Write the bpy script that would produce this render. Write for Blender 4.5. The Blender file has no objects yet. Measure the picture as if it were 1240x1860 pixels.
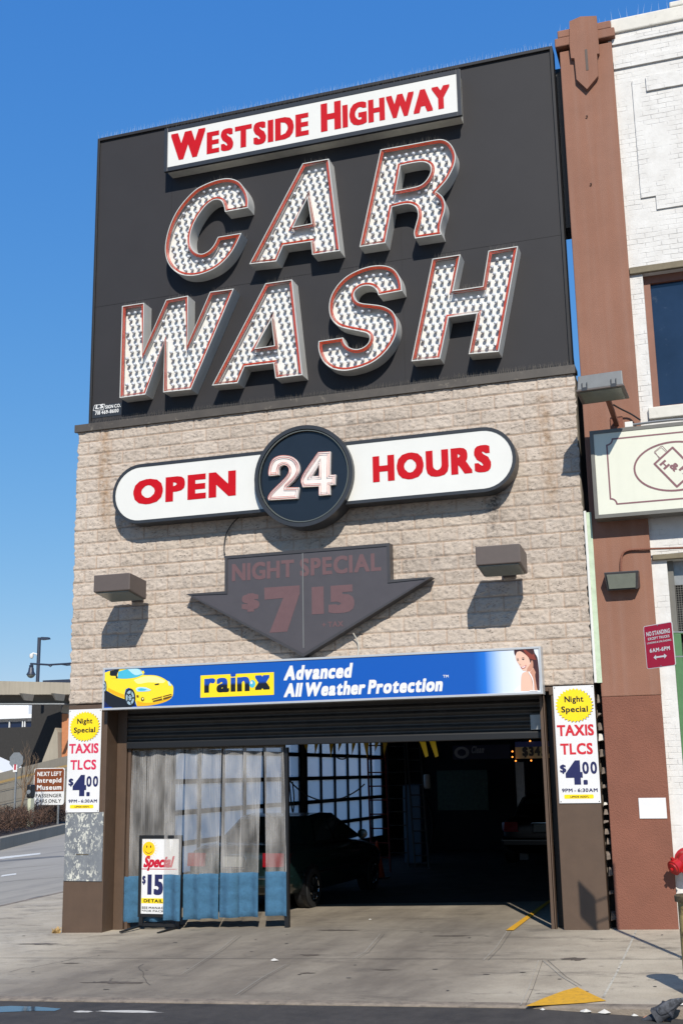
import bpy, bmesh, math, random
import numpy as np
from mathutils import Vector, Matrix
from mathutils.geometry import delaunay_2d_cdt, tessellate_polygon
random.seed(7); rng = np.random.default_rng(5)
scene = bpy.context.scene
COL = scene.collection
R_ = math.radians

# ------------------------------------------------------------------ camera
PP = np.array([620., 930.]); VH = np.array([-6000., 1520.]); VV = np.array([460., -8450.])
F = math.sqrt(-np.dot(VH - PP, VV - PP))
_n = lambda v: v / np.linalg.norm(v)
_X = -_n(np.array([*(VH - PP), F])); _Z = _n(np.array([*(VV - PP), F])); _Y = np.cross(_Z, _X)
RW = np.stack([_X, _Y, _Z])                      # camera (x right, y down, z ahead) -> world
def ray(u, v): return RW @ np.array([(u - PP[0]) / F, (v - PP[1]) / F, 1.])
_r = ray(112.2, 1694.5); CAM = -_r * (-2.1 / _r[2])
cd = bpy.data.cameras.new("camera"); cam = bpy.data.objects.new("camera", cd); COL.objects.link(cam)
cd.sensor_fit = 'VERTICAL'; cd.sensor_height = 36; cd.lens = F / 1860 * 36; cd.clip_end = 3000
cam.matrix_world = Matrix([[RW[i][0], -RW[i][1], -RW[i][2], CAM[i]] for i in range(3)] + [[0, 0, 0, 1]])
scene.camera = cam
def P(u, v, y=0.):                               # point at depth y on a facade-parallel plane
    r = ray(u, v); return CAM + r * ((y - CAM[1]) / r[1])
SL = 0.0283                                      # the pavement climbs gently to the right
def gz(x): return SL * min(max(x, -3.), 14.)
def G(u, v, dz=0.):
    r = ray(u, v); return CAM + r * ((SL * CAM[0] + dz - CAM[2]) / (r[2] - SL * r[0]))
def GZ(u, v, z=0.):
    r = ray(u, v); return CAM + r * ((z - CAM[2]) / r[2])

# ------------------------------------------------------------------ light
SUN = Vector((-.39, 1., -.88)).normalized()
el = math.asin(-SUN.z); az = math.atan2(-SUN.x, -SUN.y)
world = bpy.data.worlds.new("World"); scene.world = world; world.use_nodes = True
nt = world.node_tree; sk = nt.nodes.new('ShaderNodeTexSky'); sk.sky_type = 'NISHITA'
sk.sun_disc = False; sk.sun_elevation = el; sk.sun_rotation = az % (2 * math.pi)
sk.air_density = 1.0; sk.dust_density = 0.0; sk.ozone_density = 1.5
sp = nt.nodes.new('ShaderNodeSeparateColor'); cb_ = nt.nodes.new('ShaderNodeCombineColor'); nt.links.new(sk.outputs[0], sp.inputs[0])
for i_, (gain, pw_) in enumerate(((.60, 1.02), (1.74, .594), (4.99, .237))):      # the deep polarised blue of the photo's sky
    e1_ = nt.nodes.new('ShaderNodeMath'); e1_.operation = 'POWER'; e1_.inputs[1].default_value = pw_; nt.links.new(sp.outputs[i_], e1_.inputs[0])
    e2_ = nt.nodes.new('ShaderNodeMath'); e2_.operation = 'MULTIPLY'; e2_.inputs[1].default_value = gain; nt.links.new(e1_.outputs[0], e2_.inputs[0]); nt.links.new(e2_.outputs[0], cb_.inputs[i_])
nt.links.new(cb_.outputs[0], nt.nodes['Background'].inputs[0])
nt.nodes['Background'].inputs[1].default_value = 0.084
sl = bpy.data.lights.new("sun", 'SUN'); sl.energy = 4.9; sl.angle = R_(.53); sl.color = (1, .945, .85)
so = bpy.data.objects.new("sun", sl); COL.objects.link(so); so.rotation_euler = SUN.to_track_quat('-Z', 'Y').to_euler()
so.location = (9, -20, 30)
vs = scene.view_settings; vs.view_transform = 'Standard'; vs.look = 'None'; vs.exposure = 0.25; vs.gamma = 1
scene.cycles.max_bounces = 8; scene.cycles.transparent_max_bounces = 24

# ------------------------------------------------------------------ materials
ALB = .85                                         # all paints a shade below nominal, matched by the exposure
def lin(c): return tuple(ALB * ((x / 255 / 12.92) if x / 255 <= .04045 else ((x / 255 + .055) / 1.055) ** 2.4) for x in c)
MATS = {}
def mat(name, rgb, rough=.6, metal=0., var=0., vs_=6., dirt=None, bump=0., bs=40., spec=.5, emit=0., streak=0., coat=0., stretch=None):
    """plain procedural material: base colour broken up by noise, optional dirt colour, streaks and bump"""
    m = bpy.data.materials.new(name); m.use_nodes = True; n = m.node_tree.nodes; L = m.node_tree.links
    b = n['Principled BSDF']; c = lin(rgb)
    b.inputs['Base Color'].default_value = (*c, 1); b.inputs['Roughness'].default_value = rough
    b.inputs['Metallic'].default_value = metal; b.inputs['Specular IOR Level'].default_value = spec
    b.inputs['Coat Weight'].default_value = coat
    m.diffuse_color = (*c, 1)
    if var or bump or dirt or streak:
        g = n.new('ShaderNodeNewGeometry'); pos = g.outputs['Position']
    if var or dirt or streak:
        cur = None
        nz = n.new('ShaderNodeTexNoise'); nz.inputs['Scale'].default_value = vs_; nz.inputs['Detail'].default_value = 8; nz.inputs['Roughness'].default_value = .65
        src = pos
        if stretch:
            mp = n.new('ShaderNodeMapping'); mp.inputs['Scale'].default_value = stretch; L.new(pos, mp.inputs[0]); src = mp.outputs[0]
        L.new(src, nz.inputs['Vector'])
        mr = n.new('ShaderNodeMapRange'); mr.inputs[1].default_value = .3; mr.inputs[2].default_value = .7
        mr.inputs[3].default_value = 1 - var; mr.inputs[4].default_value = 1 + var; L.new(nz.outputs[0], mr.inputs[0])
        mx = n.new('ShaderNodeMix'); mx.data_type = 'RGBA'; mx.blend_type = 'MULTIPLY'; mx.inputs[0].default_value = 1
        mx.inputs[6].default_value = (*c, 1)
        cc = n.new('ShaderNodeCombineColor'); [L.new(mr.outputs[0], cc.inputs[i]) for i in range(3)]
        L.new(cc.outputs[0], mx.inputs[7]); cur = mx.outputs[2]
        if dirt:
            dcol, dscale, lo, hi, amt = dirt
            n2 = n.new('ShaderNodeTexNoise'); n2.inputs['Scale'].default_value = dscale; n2.inputs['Detail'].default_value = 10; n2.inputs['Roughness'].default_value = .7
            L.new(src, n2.inputs['Vector'])
            r2 = n.new('ShaderNodeMapRange'); r2.inputs[1].default_value = lo; r2.inputs[2].default_value = hi; r2.inputs[4].default_value = amt; L.new(n2.outputs[0], r2.inputs[0])
            m2 = n.new('ShaderNodeMix'); m2.data_type = 'RGBA'; L.new(r2.outputs[0], m2.inputs[0]); L.new(cur, m2.inputs[6]); m2.inputs[7].default_value = (*lin(dcol), 1); cur = m2.outputs[2]
        if streak:
            mp = n.new('ShaderNodeMapping'); mp.inputs['Scale'].default_value = (9, 9, .35); L.new(pos, mp.inputs[0])
            n3 = n.new('ShaderNodeTexNoise'); n3.inputs['Scale'].default_value = 1.; n3.inputs['Detail'].default_value = 5; L.new(mp.outputs[0], n3.inputs['Vector'])
            r3 = n.new('ShaderNodeMapRange'); r3.inputs[1].default_value = .45; r3.inputs[2].default_value = .75; r3.inputs[3].default_value = 0; r3.inputs[4].default_value = abs(streak); L.new(n3.outputs[0], r3.inputs[0])
            m3 = n.new('ShaderNodeMix'); m3.data_type = 'RGBA'; L.new(r3.outputs[0], m3.inputs[0]); L.new(cur, m3.inputs[6])
            m3.inputs[7].default_value = (.5, .48, .45, 1) if streak > 0 else (.02, .018, .015, 1); cur = m3.outputs[2]
        L.new(cur, b.inputs['Base Color'])
    if bump:
        nb = n.new('ShaderNodeTexNoise'); nb.inputs['Scale'].default_value = bs; nb.inputs['Detail'].default_value = 6; L.new(pos, nb.inputs['Vector'])
        bp = n.new('ShaderNodeBump'); bp.inputs['Strength'].default_value = bump; bp.inputs['Distance'].default_value = .02
        L.new(nb.outputs[0], bp.inputs['Height']); L.new(bp.outputs[0], b.inputs['Normal'])
    if emit:
        b.inputs['Emission Color'].default_value = (*c, 1); b.inputs['Emission Strength'].default_value = emit
    MATS[name] = m; return m
def nodes(m): return m.node_tree.nodes, m.node_tree.links

mat('sign_black', (54, 53, 55), .55, var=.06, vs_=1., dirt=((74, 74, 74), 30, .68, .76, .3), spec=.15)
mat('sign_trim', (48, 47, 48), .5, var=.12, vs_=5, spec=.2)
mat('flashing', (74, 68, 62), .6, var=.2, vs_=4, dirt=((150, 140, 125), 9, .58, .7, .5), bump=.15, bs=6)
mat('acrylic_white', (222, 221, 215), .3, var=.03, vs_=1.5, streak=.05)
mat('vinyl_red', (188, 6, 22), .5, var=.05, vs_=10, spec=.2)
mat('box_side', (196, 192, 180), .5, var=.08, vs_=8, streak=-.12)
mat('letter_side', (206, 205, 200), .42, var=.06, vs_=6, streak=-.14)
mat('letter_face', (224, 222, 216), .5, var=.10, vs_=9, dirt=((150, 140, 126), 14, .6, .74, .5))
mat('letter_inner', (168, 118, 100), .5, var=.15, vs_=12)
mat('neon', (192, 74, 46), .22, var=.25, vs_=14, coat=.4)
mat('neon_pale', (220, 142, 128), .25, var=.15, vs_=20)
mat('spike', (120, 112, 100), .45, metal=.5)
mat('spike_clear', (185, 195, 205), .25)
mat('disc_black', (24, 32, 42), .3, var=.15, vs_=3)
mat('disc_rim', (46, 48, 52), .38, var=.12, vs_=6)
mat('steel_tube', (140, 138, 125), .3, metal=.7)
mat('numeral_white', (228, 222, 216), .5, var=.06, vs_=15)
mat('arrow_face', (76, 72, 75), .35, var=.06, vs_=8)
mat('arrow_text', (104, 78, 79), .4, var=.06, vs_=14)
mat('arrow_rim', (62, 60, 62), .4, var=.1, vs_=6)
mat('lamp_bronze', (92, 82, 77), .45, var=.06, vs_=10)
mat('lamp_lens', (118, 122, 112), .25, var=.08, vs_=10)
mat('lamp_grey', (112, 114, 114), .45, var=.08, vs_=10)
mat('banner_frame', (196, 198, 200), .35, metal=.3, var=.05, vs_=10)
mat('banner_blue', (2, 84, 172), .35, var=.04, vs_=4)
mat('yellow_print', (246, 214, 20), .4, var=.03, vs_=10)
mat('white_print', (224, 223, 220), .4)
mat('navy_print', (30, 34, 82), .4)
mat('black_print', (22, 22, 24), .4)
mat('crimson_print', (206, 44, 80), .4)
mat('red_print', (200, 34, 48), .4)
mat('red_script', (188, 10, 44), .4)
mat('board_white', (222, 221, 220), .4, var=.03, vs_=3)
mat('brown_metal', (86, 68, 54), .5, var=.10, vs_=5, dirt=((60, 45, 36), 12, .6, .75, .5), bump=.06, bs=5)
mat('brown_dark', (64, 48, 38), .55, var=.15, vs_=6, dirt=((38, 30, 26), 8, .5, .7, .6))
mat('shutter', (52, 50, 47), .45, var=.2, vs_=6, dirt=((30, 28, 26), 5, .5, .7, .7))
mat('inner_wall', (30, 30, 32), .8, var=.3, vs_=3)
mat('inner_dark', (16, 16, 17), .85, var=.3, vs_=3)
mat('black_metal', (18, 18, 20), .45)
mat('pilaster', (140, 98, 79), .88, var=.10, vs_=1.6, dirt=((172, 136, 116), 18, .62, .74, .5), streak=.05, bump=.3, bs=90)
mat('pilaster_low', (126, 80, 63), .88, var=.14, vs_=1.8, dirt=((150, 110, 95), 30, .68, .76, .6), bump=.5, bs=60)
mat('coping', (212, 208, 198), .8, var=.08, vs_=6, dirt=((120, 112, 96), 8, .6, .75, .5))
mat('stone_lintel', (120, 110, 90), .85, var=.2, vs_=9)
mat('window_frame', (128, 84, 66), .6, var=.1)
mat('cream', (220, 220, 203), .35, var=.03, vs_=3, streak=-.03)
mat('maroon_line', (128, 88, 92), .4)
mat('grey_frame', (104, 102, 96), .45, var=.1)
mat('green_strip', (188, 204, 176), .6, var=.15, vs_=8, dirt=((130, 130, 110), 20, .6, .7, .6))
mat('door_green', (74, 116, 74), .5, var=.12, vs_=8)
mat('rust_pipe', (168, 146, 92), .6, var=.3, vs_=5, dirt=((74, 58, 40), 6, .5, .6, .85), bump=.2, bs=40)
mat('rust_cap', (88, 76, 52), .6, var=.3, vs_=16, dirt=((50, 42, 30), 20, .5, .65, .8))
mat('fire_red', (168, 20, 24), .35, var=.12, vs_=12, coat=.3)
mat('sign_red', (178, 18, 52), .4, var=.05, vs_=10)
mat('galv', (150, 152, 152), .4, metal=.5, var=.15, vs_=12)
mat('pigeon', (58, 60, 66), .8, var=.5, vs_=34)
mat('pigeon_wing', (78, 80, 86), .8, var=.45, vs_=30, dirt=((30, 32, 36), 26, .5, .6, .7))
mat('pigeon_dark', (36, 42, 46), .5, var=.3, vs_=30)
mat('paper', (196, 192, 184), .8, var=.06, vs_=20)
mat('litter_tan', (176, 122, 92), .8, var=.2, vs_=20)
mat('road_yellow', (214, 160, 34), .75, var=.12, vs_=14, dirt=((120, 104, 70), 18, .55, .68, .7))
mat('road_white', (215, 214, 208), .8, var=.1, vs_=10)
mat('avenue', (156, 150, 140), .95, var=.10, vs_=.9, dirt=((110, 108, 106), 1.6, .5, .7, .5), stretch=(1, .15, 1))
mat('asphalt', (62, 58, 55), .85, var=.25, vs_=9, dirt=((38, 36, 36), 2.2, .5, .66, .7), bump=.5, bs=90)
mat('puddle', (30, 32, 36), .05, spec=.8)
mat('kerb', (134, 122, 108), .85, var=.2, vs_=8, dirt=((60, 54, 50), 6, .5, .68, .7), bump=.4, bs=60)
mat('concrete_wall', (158, 149, 133), .9, var=.09, vs_=.6, streak=-.14)
mat('concrete_dark', (120, 112, 100), .9, var=.15, vs_=.8)
mat('ochre', (186, 154, 100), .9, var=.1)
mat('brick_orange', (186, 122, 82), .9, var=.1)
mat('far_white', (228, 228, 226), .6)
mat('far_glass', (24, 34, 60), .15)
mat('far_shade', (46, 44, 42), .9, var=.2)
mat('bark', (118, 98, 78), .9, var=.2, vs_=10)
mat('hedge_twig', (92, 68, 54), .9, var=.3, vs_=8)
mat('hedge_dark', (52, 40, 33), .95, var=.4, vs_=6)
mat('sign_brown', (122, 62, 26), .45, var=.04)
mat('lamp_blue', (44, 52, 68), .45)
mat('pale_plastic', (196, 196, 168), .6)
mat('brick_lump', (120, 108, 98), .95, var=.4, vs_=20)
mat('pad_blue', (60, 104, 134), .95, var=.14, vs_=14, dirt=((44, 80, 106), 40, .5, .66, .5), bump=.5, bs=160)
mat('car_green', (18, 34, 33), .25, coat=.5)
mat('car_black', (6, 6, 8), .3, spec=.25)
mat('car_glass', (34, 46, 44), .06, spec=.7)  # lightened base colour imitates light seen through the cabin
mat('tyre', (16, 16, 17), .8)
mat('chrome', (190, 192, 195), .15, metal=1)
mat('tail_red', (130, 10, 22), .2)
mat('plate', (120, 122, 116), .5)
mat('pennant_yellow', (150, 126, 20), .6, var=.15)
mat('ladder_red', (120, 32, 22), .5)
mat('ladder_alu', (92, 92, 90), .4, metal=.6)
mat('machine_blue', (96, 120, 142), .5)
mat('cone_orange', (210, 70, 24), .6)
mat('cable', (26, 25, 25), .6)
mat('cable_white', (190, 186, 176), .6)
mat('smile', (250, 196, 10), .4)
mat('board_price', (225, 215, 170), .5, var=.04)
mat('blue_box', (40, 70, 160), .5)
mat('socket', (120, 116, 112), .5)

# glass bulbs
m = mat('bulb', (214, 218, 224), .08, metal=0., spec=.9, coat=.6); n, L = nodes(m)
n['Principled BSDF'].inputs['Transmission Weight'].default_value = .12
# bulbs that burn inside the garage
mat('bulb_lit', (255, 150, 60), .3, emit=2.4)

# clear ribbed PVC
m = bpy.data.materials.new('clear_pvc'); m.use_nodes = True; MATS['clear_pvc'] = m; n, L = nodes(m)
pb = n['Principled BSDF']; pb.inputs['Base Color'].default_value = (.66, .64, .62, 1); pb.inputs['Roughness'].default_value = .16; pb.inputs['Specular IOR Level'].default_value = .8
tr = n.new('ShaderNodeBsdfTransparent'); tr.inputs[0].default_value = (.93, .92, .9, 1)
ms = n.new('ShaderNodeMixShader'); g = n.new('ShaderNodeNewGeometry'); nz = n.new('ShaderNodeTexNoise'); nz.inputs['Scale'].default_value = 2.4; nz.inputs['Detail'].default_value = 6
mp = n.new('ShaderNodeMapping'); mp.inputs['Scale'].default_value = (3, 3, .7); L.new(g.outputs['Position'], mp.inputs[0]); L.new(mp.outputs[0], nz.inputs['Vector'])
mr = n.new('ShaderNodeMapRange'); mr.inputs[1].default_value = .3; mr.inputs[2].default_value = .7; mr.inputs[3].default_value = .90; mr.inputs[4].default_value = .58; L.new(nz.outputs[0], mr.inputs[0])
L.new(mr.outputs[0], ms.inputs[0]); L.new(pb.outputs[0], ms.inputs[1]); L.new(tr.outputs[0], ms.inputs[2]); L.new(ms.outputs[0], n['Material Output'].inputs[0])
# cloudy panes of the glazed side door
m = bpy.data.materials.new('cloudy_pane'); m.use_nodes = True; MATS['cloudy_pane'] = m; n, L = nodes(m)
tl = n.new('ShaderNodeBsdfTranslucent'); tl.inputs[0].default_value = (.74, .76, .77, 1)
tr = n.new('ShaderNodeBsdfTransparent'); tr.inputs[0].default_value = (.75, .8, .82, 1); ms = n.new('ShaderNodeMixShader'); ms.inputs[0].default_value = .36
L.new(tl.outputs[0], ms.inputs[1]); L.new(tr.outputs[0], ms.inputs[2]); L.new(ms.outputs[0], n['Material Output'].inputs[0])
# window glass of the neighbour
m = mat('window_glass', (30, 44, 66), .08, var=.3, vs_=1.2, spec=.7, dirt=((120, 130, 140), 5, .6, .75, .25))

# split face block: colour by attributes of the modelled wall
m = mat('split_block', (214, 196, 176), .92); n, L = nodes(m); b = n['Principled BSDF']
ab = n.new('ShaderNodeAttribute'); ab.attribute_name = 'block_tone'; am = n.new('ShaderNodeAttribute'); am.attribute_name = 'mortar'
g = n.new('ShaderNodeNewGeometry')
def noise(n, L, vec, scale, detail=8, rough=.65):
    z = n.new('ShaderNodeTexNoise'); z.inputs['Scale'].default_value = scale; z.inputs['Detail'].default_value = detail; z.inputs['Roughness'].default_value = rough
    if vec is not None: L.new(vec, z.inputs['Vector'])
    return z.outputs[0]
def ramp(n, L, val, lo, hi, a=0., b_=1.):
    r = n.new('ShaderNodeMapRange'); r.inputs[1].default_value = lo; r.inputs[2].default_value = hi; r.inputs[3].default_value = a; r.inputs[4].default_value = b_
    L.new(val, r.inputs[0]); return r.outputs[0]
def mixc(n, L, fac, a, b_, mode='MIX'):
    x = n.new('ShaderNodeMix'); x.data_type = 'RGBA'; x.blend_type = mode
    for s, v in ((x.inputs[0], fac), (x.inputs[6], a), (x.inputs[7], b_)):
        if isinstance(v, (int, float)): s.default_value = v
        elif isinstance(v, tuple): s.default_value = (*v, 1)
        else: L.new(v, s)
    return x.outputs[2]
def mul(n, L, a, b_):
    x = n.new('ShaderNodeMath'); x.operation = 'MULTIPLY'
    for s, v in ((x.inputs[0], a), (x.inputs[1], b_)):
        if isinstance(v, (int, float)): s.default_value = v
        else: L.new(v, s)
    return x.outputs[0]
def mapv(n, L, vec, sc, rot=(0, 0, 0)):
    x = n.new('ShaderNodeMapping'); x.inputs['Scale'].default_value = sc; x.inputs['Rotation'].default_value = rot; L.new(vec, x.inputs[0]); return x.outputs[0]
pos = g.outputs['Position']
c = mixc(n, L, ab.outputs['Fac'], lin((187, 173, 159)), lin((200, 186, 172)))
c = mixc(n, L, ramp(n, L, noise(n, L, pos, 70), .5, .72, 0, .5), c, lin((212, 199, 184)))
c = mixc(n, L, ramp(n, L, noise(n, L, pos, 2.2), .35, .7, 0, .35), c, lin((176, 160, 144)))
fl_ = mul(n, L, ramp(n, L, noise(n, L, mapv(n, L, pos, (26, 26, 85), (0, .45, 0)), 1.), .54, .62), ramp(n, L, noise(n, L, pos, 6, 4), .40, .58))
c = mixc(n, L, mul(n, L, fl_, .85), c, lin((72, 64, 60)))
so_ = n.new('ShaderNodeAttribute'); so_.attribute_name = 'soot'; ru_ = n.new('ShaderNodeAttribute'); ru_.attribute_name = 'rust'
c = mixc(n, L, mul(n, L, ramp(n, L, noise(n, L, pos, 1.1), .5, .7, 0, .5), ramp(n, L, noise(n, L, pos, 24), .45, .62)), c, lin((84, 76, 70)))
c = mixc(n, L, mul(n, L, so_.outputs['Fac'], ramp(n, L, noise(n, L, pos, 18), .36, .6)), c, lin((62, 56, 52)))
c = mixc(n, L, mul(n, L, ru_.outputs['Fac'], ramp(n, L, noise(n, L, pos, 9), .34, .62)), c, lin((140, 100, 52)))
c = mixc(n, L, am.outputs['Fac'], c, lin((174, 150, 131)))
L.new(c, b.inputs['Base Color'])
bp = n.new('ShaderNodeBump'); bp.inputs['Strength'].default_value = .6; bp.inputs['Distance'].default_value = .012
L.new(noise(n, L, pos, 95, 5), bp.inputs['Height']); L.new(bp.outputs[0], b.inputs['Normal'])

# painted white brick
m = mat('white_brick', (226, 222, 216), .8); n, L = nodes(m); b = n['Principled BSDF']
g = n.new('ShaderNodeNewGeometry'); pos = g.outputs['Position']
sx = n.new('ShaderNodeSeparateXYZ'); L.new(pos, sx.inputs[0]); cx = n.new('ShaderNodeCombineXYZ'); L.new(sx.outputs[0], cx.inputs[0]); L.new(sx.outputs[2], cx.inputs[1])
wob = n.new('ShaderNodeTexNoise'); wob.inputs['Scale'].default_value = 5; L.new(pos, wob.inputs['Vector'])
av = n.new('ShaderNodeVectorMath'); av.operation = 'MULTIPLY_ADD'; L.new(wob.outputs['Color'], av.inputs[0]); av.inputs[1].default_value = (.02, .02, 0); L.new(cx.outputs[0], av.inputs[2])
bk = n.new('ShaderNodeTexBrick'); L.new(av.outputs[0], bk.inputs['Vector']); bk.inputs['Scale'].default_value = 1; bk.inputs['Brick Width'].default_value = .21; bk.inputs['Row Height'].default_value = .072
bk.inputs['Mortar Size'].default_value = .006; bk.inputs['Mortar Smooth'].default_value = .6
gap = mul(n, L, ramp(n, L, noise(n, L, pos, 2.6), .44, .62), ramp(n, L, noise(n, L, mapv(n, L, pos, (1.5, 1.5, 9)), 1.7), .35, .6))
mo = mul(n, L, bk.outputs['Fac'], gap)
c = mixc(n, L, ramp(n, L, noise(n, L, pos, 6), .35, .7), lin((208, 205, 200)), lin((222, 220, 216)))
c = mixc(n, L, mul(n, L, mo, .34), c, lin((150, 144, 138)))
c = mixc(n, L, ramp(n, L, noise(n, L, pos, 26), .68, .74, 0, .4), c, lin((150, 128, 118)))
L.new(c, b.inputs['Base Color'])
iv = n.new('ShaderNodeMath'); iv.operation = 'SUBTRACT'; iv.inputs[0].default_value = 1; L.new(mo, iv.inputs[1])
ad = n.new('ShaderNodeMath'); ad.operation = 'MULTIPLY_ADD'; L.new(noise(n, L, pos, 30), ad.inputs[0]); ad.inputs[1].default_value = .35; L.new(iv.outputs[0], ad.inputs[2])
bp = n.new('ShaderNodeBump'); bp.inputs['Strength'].default_value = .75; bp.inputs['Distance'].default_value = .012; L.new(ad.outputs[0], bp.inputs['Height']); L.new(bp.outputs[0], b.inputs['Normal'])

# peeling grey paint sheet
m = mat('peeling_grey', (112, 116, 122), .6); n, L = nodes(m); b = n['Principled BSDF']; g = n.new('ShaderNodeNewGeometry'); pos = g.outputs['Position']
c = mixc(n, L, ramp(n, L, noise(n, L, pos, 4), .3, .7), lin((96, 100, 106)), lin((126, 130, 134)))
pe = mul(n, L, ramp(n, L, noise(n, L, mapv(n, L, pos, (1, 1, .6), (0, .5, 0)), 26, 6, .7), .53, .56), ramp(n, L, noise(n, L, mapv(n, L, pos, (2.2, 2.2, 1.4)), 1.2), .40, .55))
c = mixc(n, L, pe, c, lin((205, 204, 192))); L.new(c, b.inputs['Base Color'])

# stained concrete pavement with saw cuts
def concrete(name, light, dark, drive):
    m = mat(name, light, .85); n, L = nodes(m); b = n['Principled BSDF']; g = n.new('ShaderNodeNewGeometry'); pos = g.outputs['Position']
    c = mixc(n, L, ramp(n, L, noise(n, L, pos, 1.3), .3, .72), lin(light), lin(dark))
    c = mixc(n, L, ramp(n, L, noise(n, L, pos, 60, 4), .4, .7, 0, .3), c, lin((110, 104, 98)))
    c = mixc(n, L, ramp(n, L, noise(n, L, mapv(n, L, pos, (.8, 1.5, 1), (0, 0, .35)), 1.7, 10, .7), .52, .70, 0, .72), c, lin((82, 75, 67)))
    c = mixc(n, L, ramp(n, L, noise(n, L, pos, 5.5, 10, .75), .60, .70, 0, .8), c, lin((58, 52, 48)))
    c = mixc(n, L, ramp(n, L, noise(n, L, mapv(n, L, pos, (1, 1, 1), (0, 0, 1.1)), 3.1, 10, .8), .68, .73, 0, .5), c, lin((190, 186, 178)))
    if drive:                                    # tyre grime across the driveway
        sx = n.new('ShaderNodeSeparateXYZ'); L.new(pos, sx.inputs[0])
        wv = n.new('ShaderNodeMath'); wv.operation = 'MULTIPLY_ADD'; L.new(noise(n, L, pos, .8), wv.inputs[0]); wv.inputs[1].default_value = 1.6; L.new(sx.outputs[0], wv.inputs[2])
        band = mul(n, L, ramp(n, L, wv.outputs[0], 1.6, 3.2), ramp(n, L, wv.outputs[0], 8.4, 7.0))
        c = mixc(n, L, mul(n, L, band, ramp(n, L, noise(n, L, mapv(n, L, pos, (1.3, .35, 1)), 1.2), .3, .7, .45, .9)), c, lin((96, 87, 77)))
    L.new(c, b.inputs['Base Color'])
    bp = n.new('ShaderNodeBump'); bp.inputs['Strength'].default_value = .35; bp.inputs['Distance'].default_value = .01; L.new(noise(n, L, pos, 70), bp.inputs['Height']); L.new(bp.outputs[0], b.inputs['Normal'])
    L.new(ramp(n, L, noise(n, L, pos, 2), .3, .7, .65, .95), b.inputs['Roughness'])
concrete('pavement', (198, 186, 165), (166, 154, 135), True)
concrete('garage_floor', (46, 43, 40), (32, 30, 28), False)  # same concrete, with the interior shade put into a near-black colour

# printed gradients: white to blue end of the banner, blue to black brand letters
def grad(name, axis, stops, lo, hi):
    m = mat(name, (200, 200, 200), .35); n, L = nodes(m); g = n.new('ShaderNodeNewGeometry'); sx = n.new('ShaderNodeSeparateXYZ'); L.new(g.outputs['Position'], sx.inputs[0])
    f = ramp(n, L, sx.outputs[axis], lo, hi); r = n.new('ShaderNodeValToRGB'); L.new(f, r.inputs[0]); e = r.color_ramp.elements
    e[0].position = stops[0][0]; e[0].color = (*lin(stops[0][1]), 1); e[1].position = stops[-1][0]; e[1].color = (*lin(stops[-1][1]), 1)
    for p, c_ in stops[1:-1]:
        q = e.new(p); q.color = (*lin(c_), 1)
    L.new(r.outputs[0], n['Principled BSDF'].inputs['Base Color'])

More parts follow.
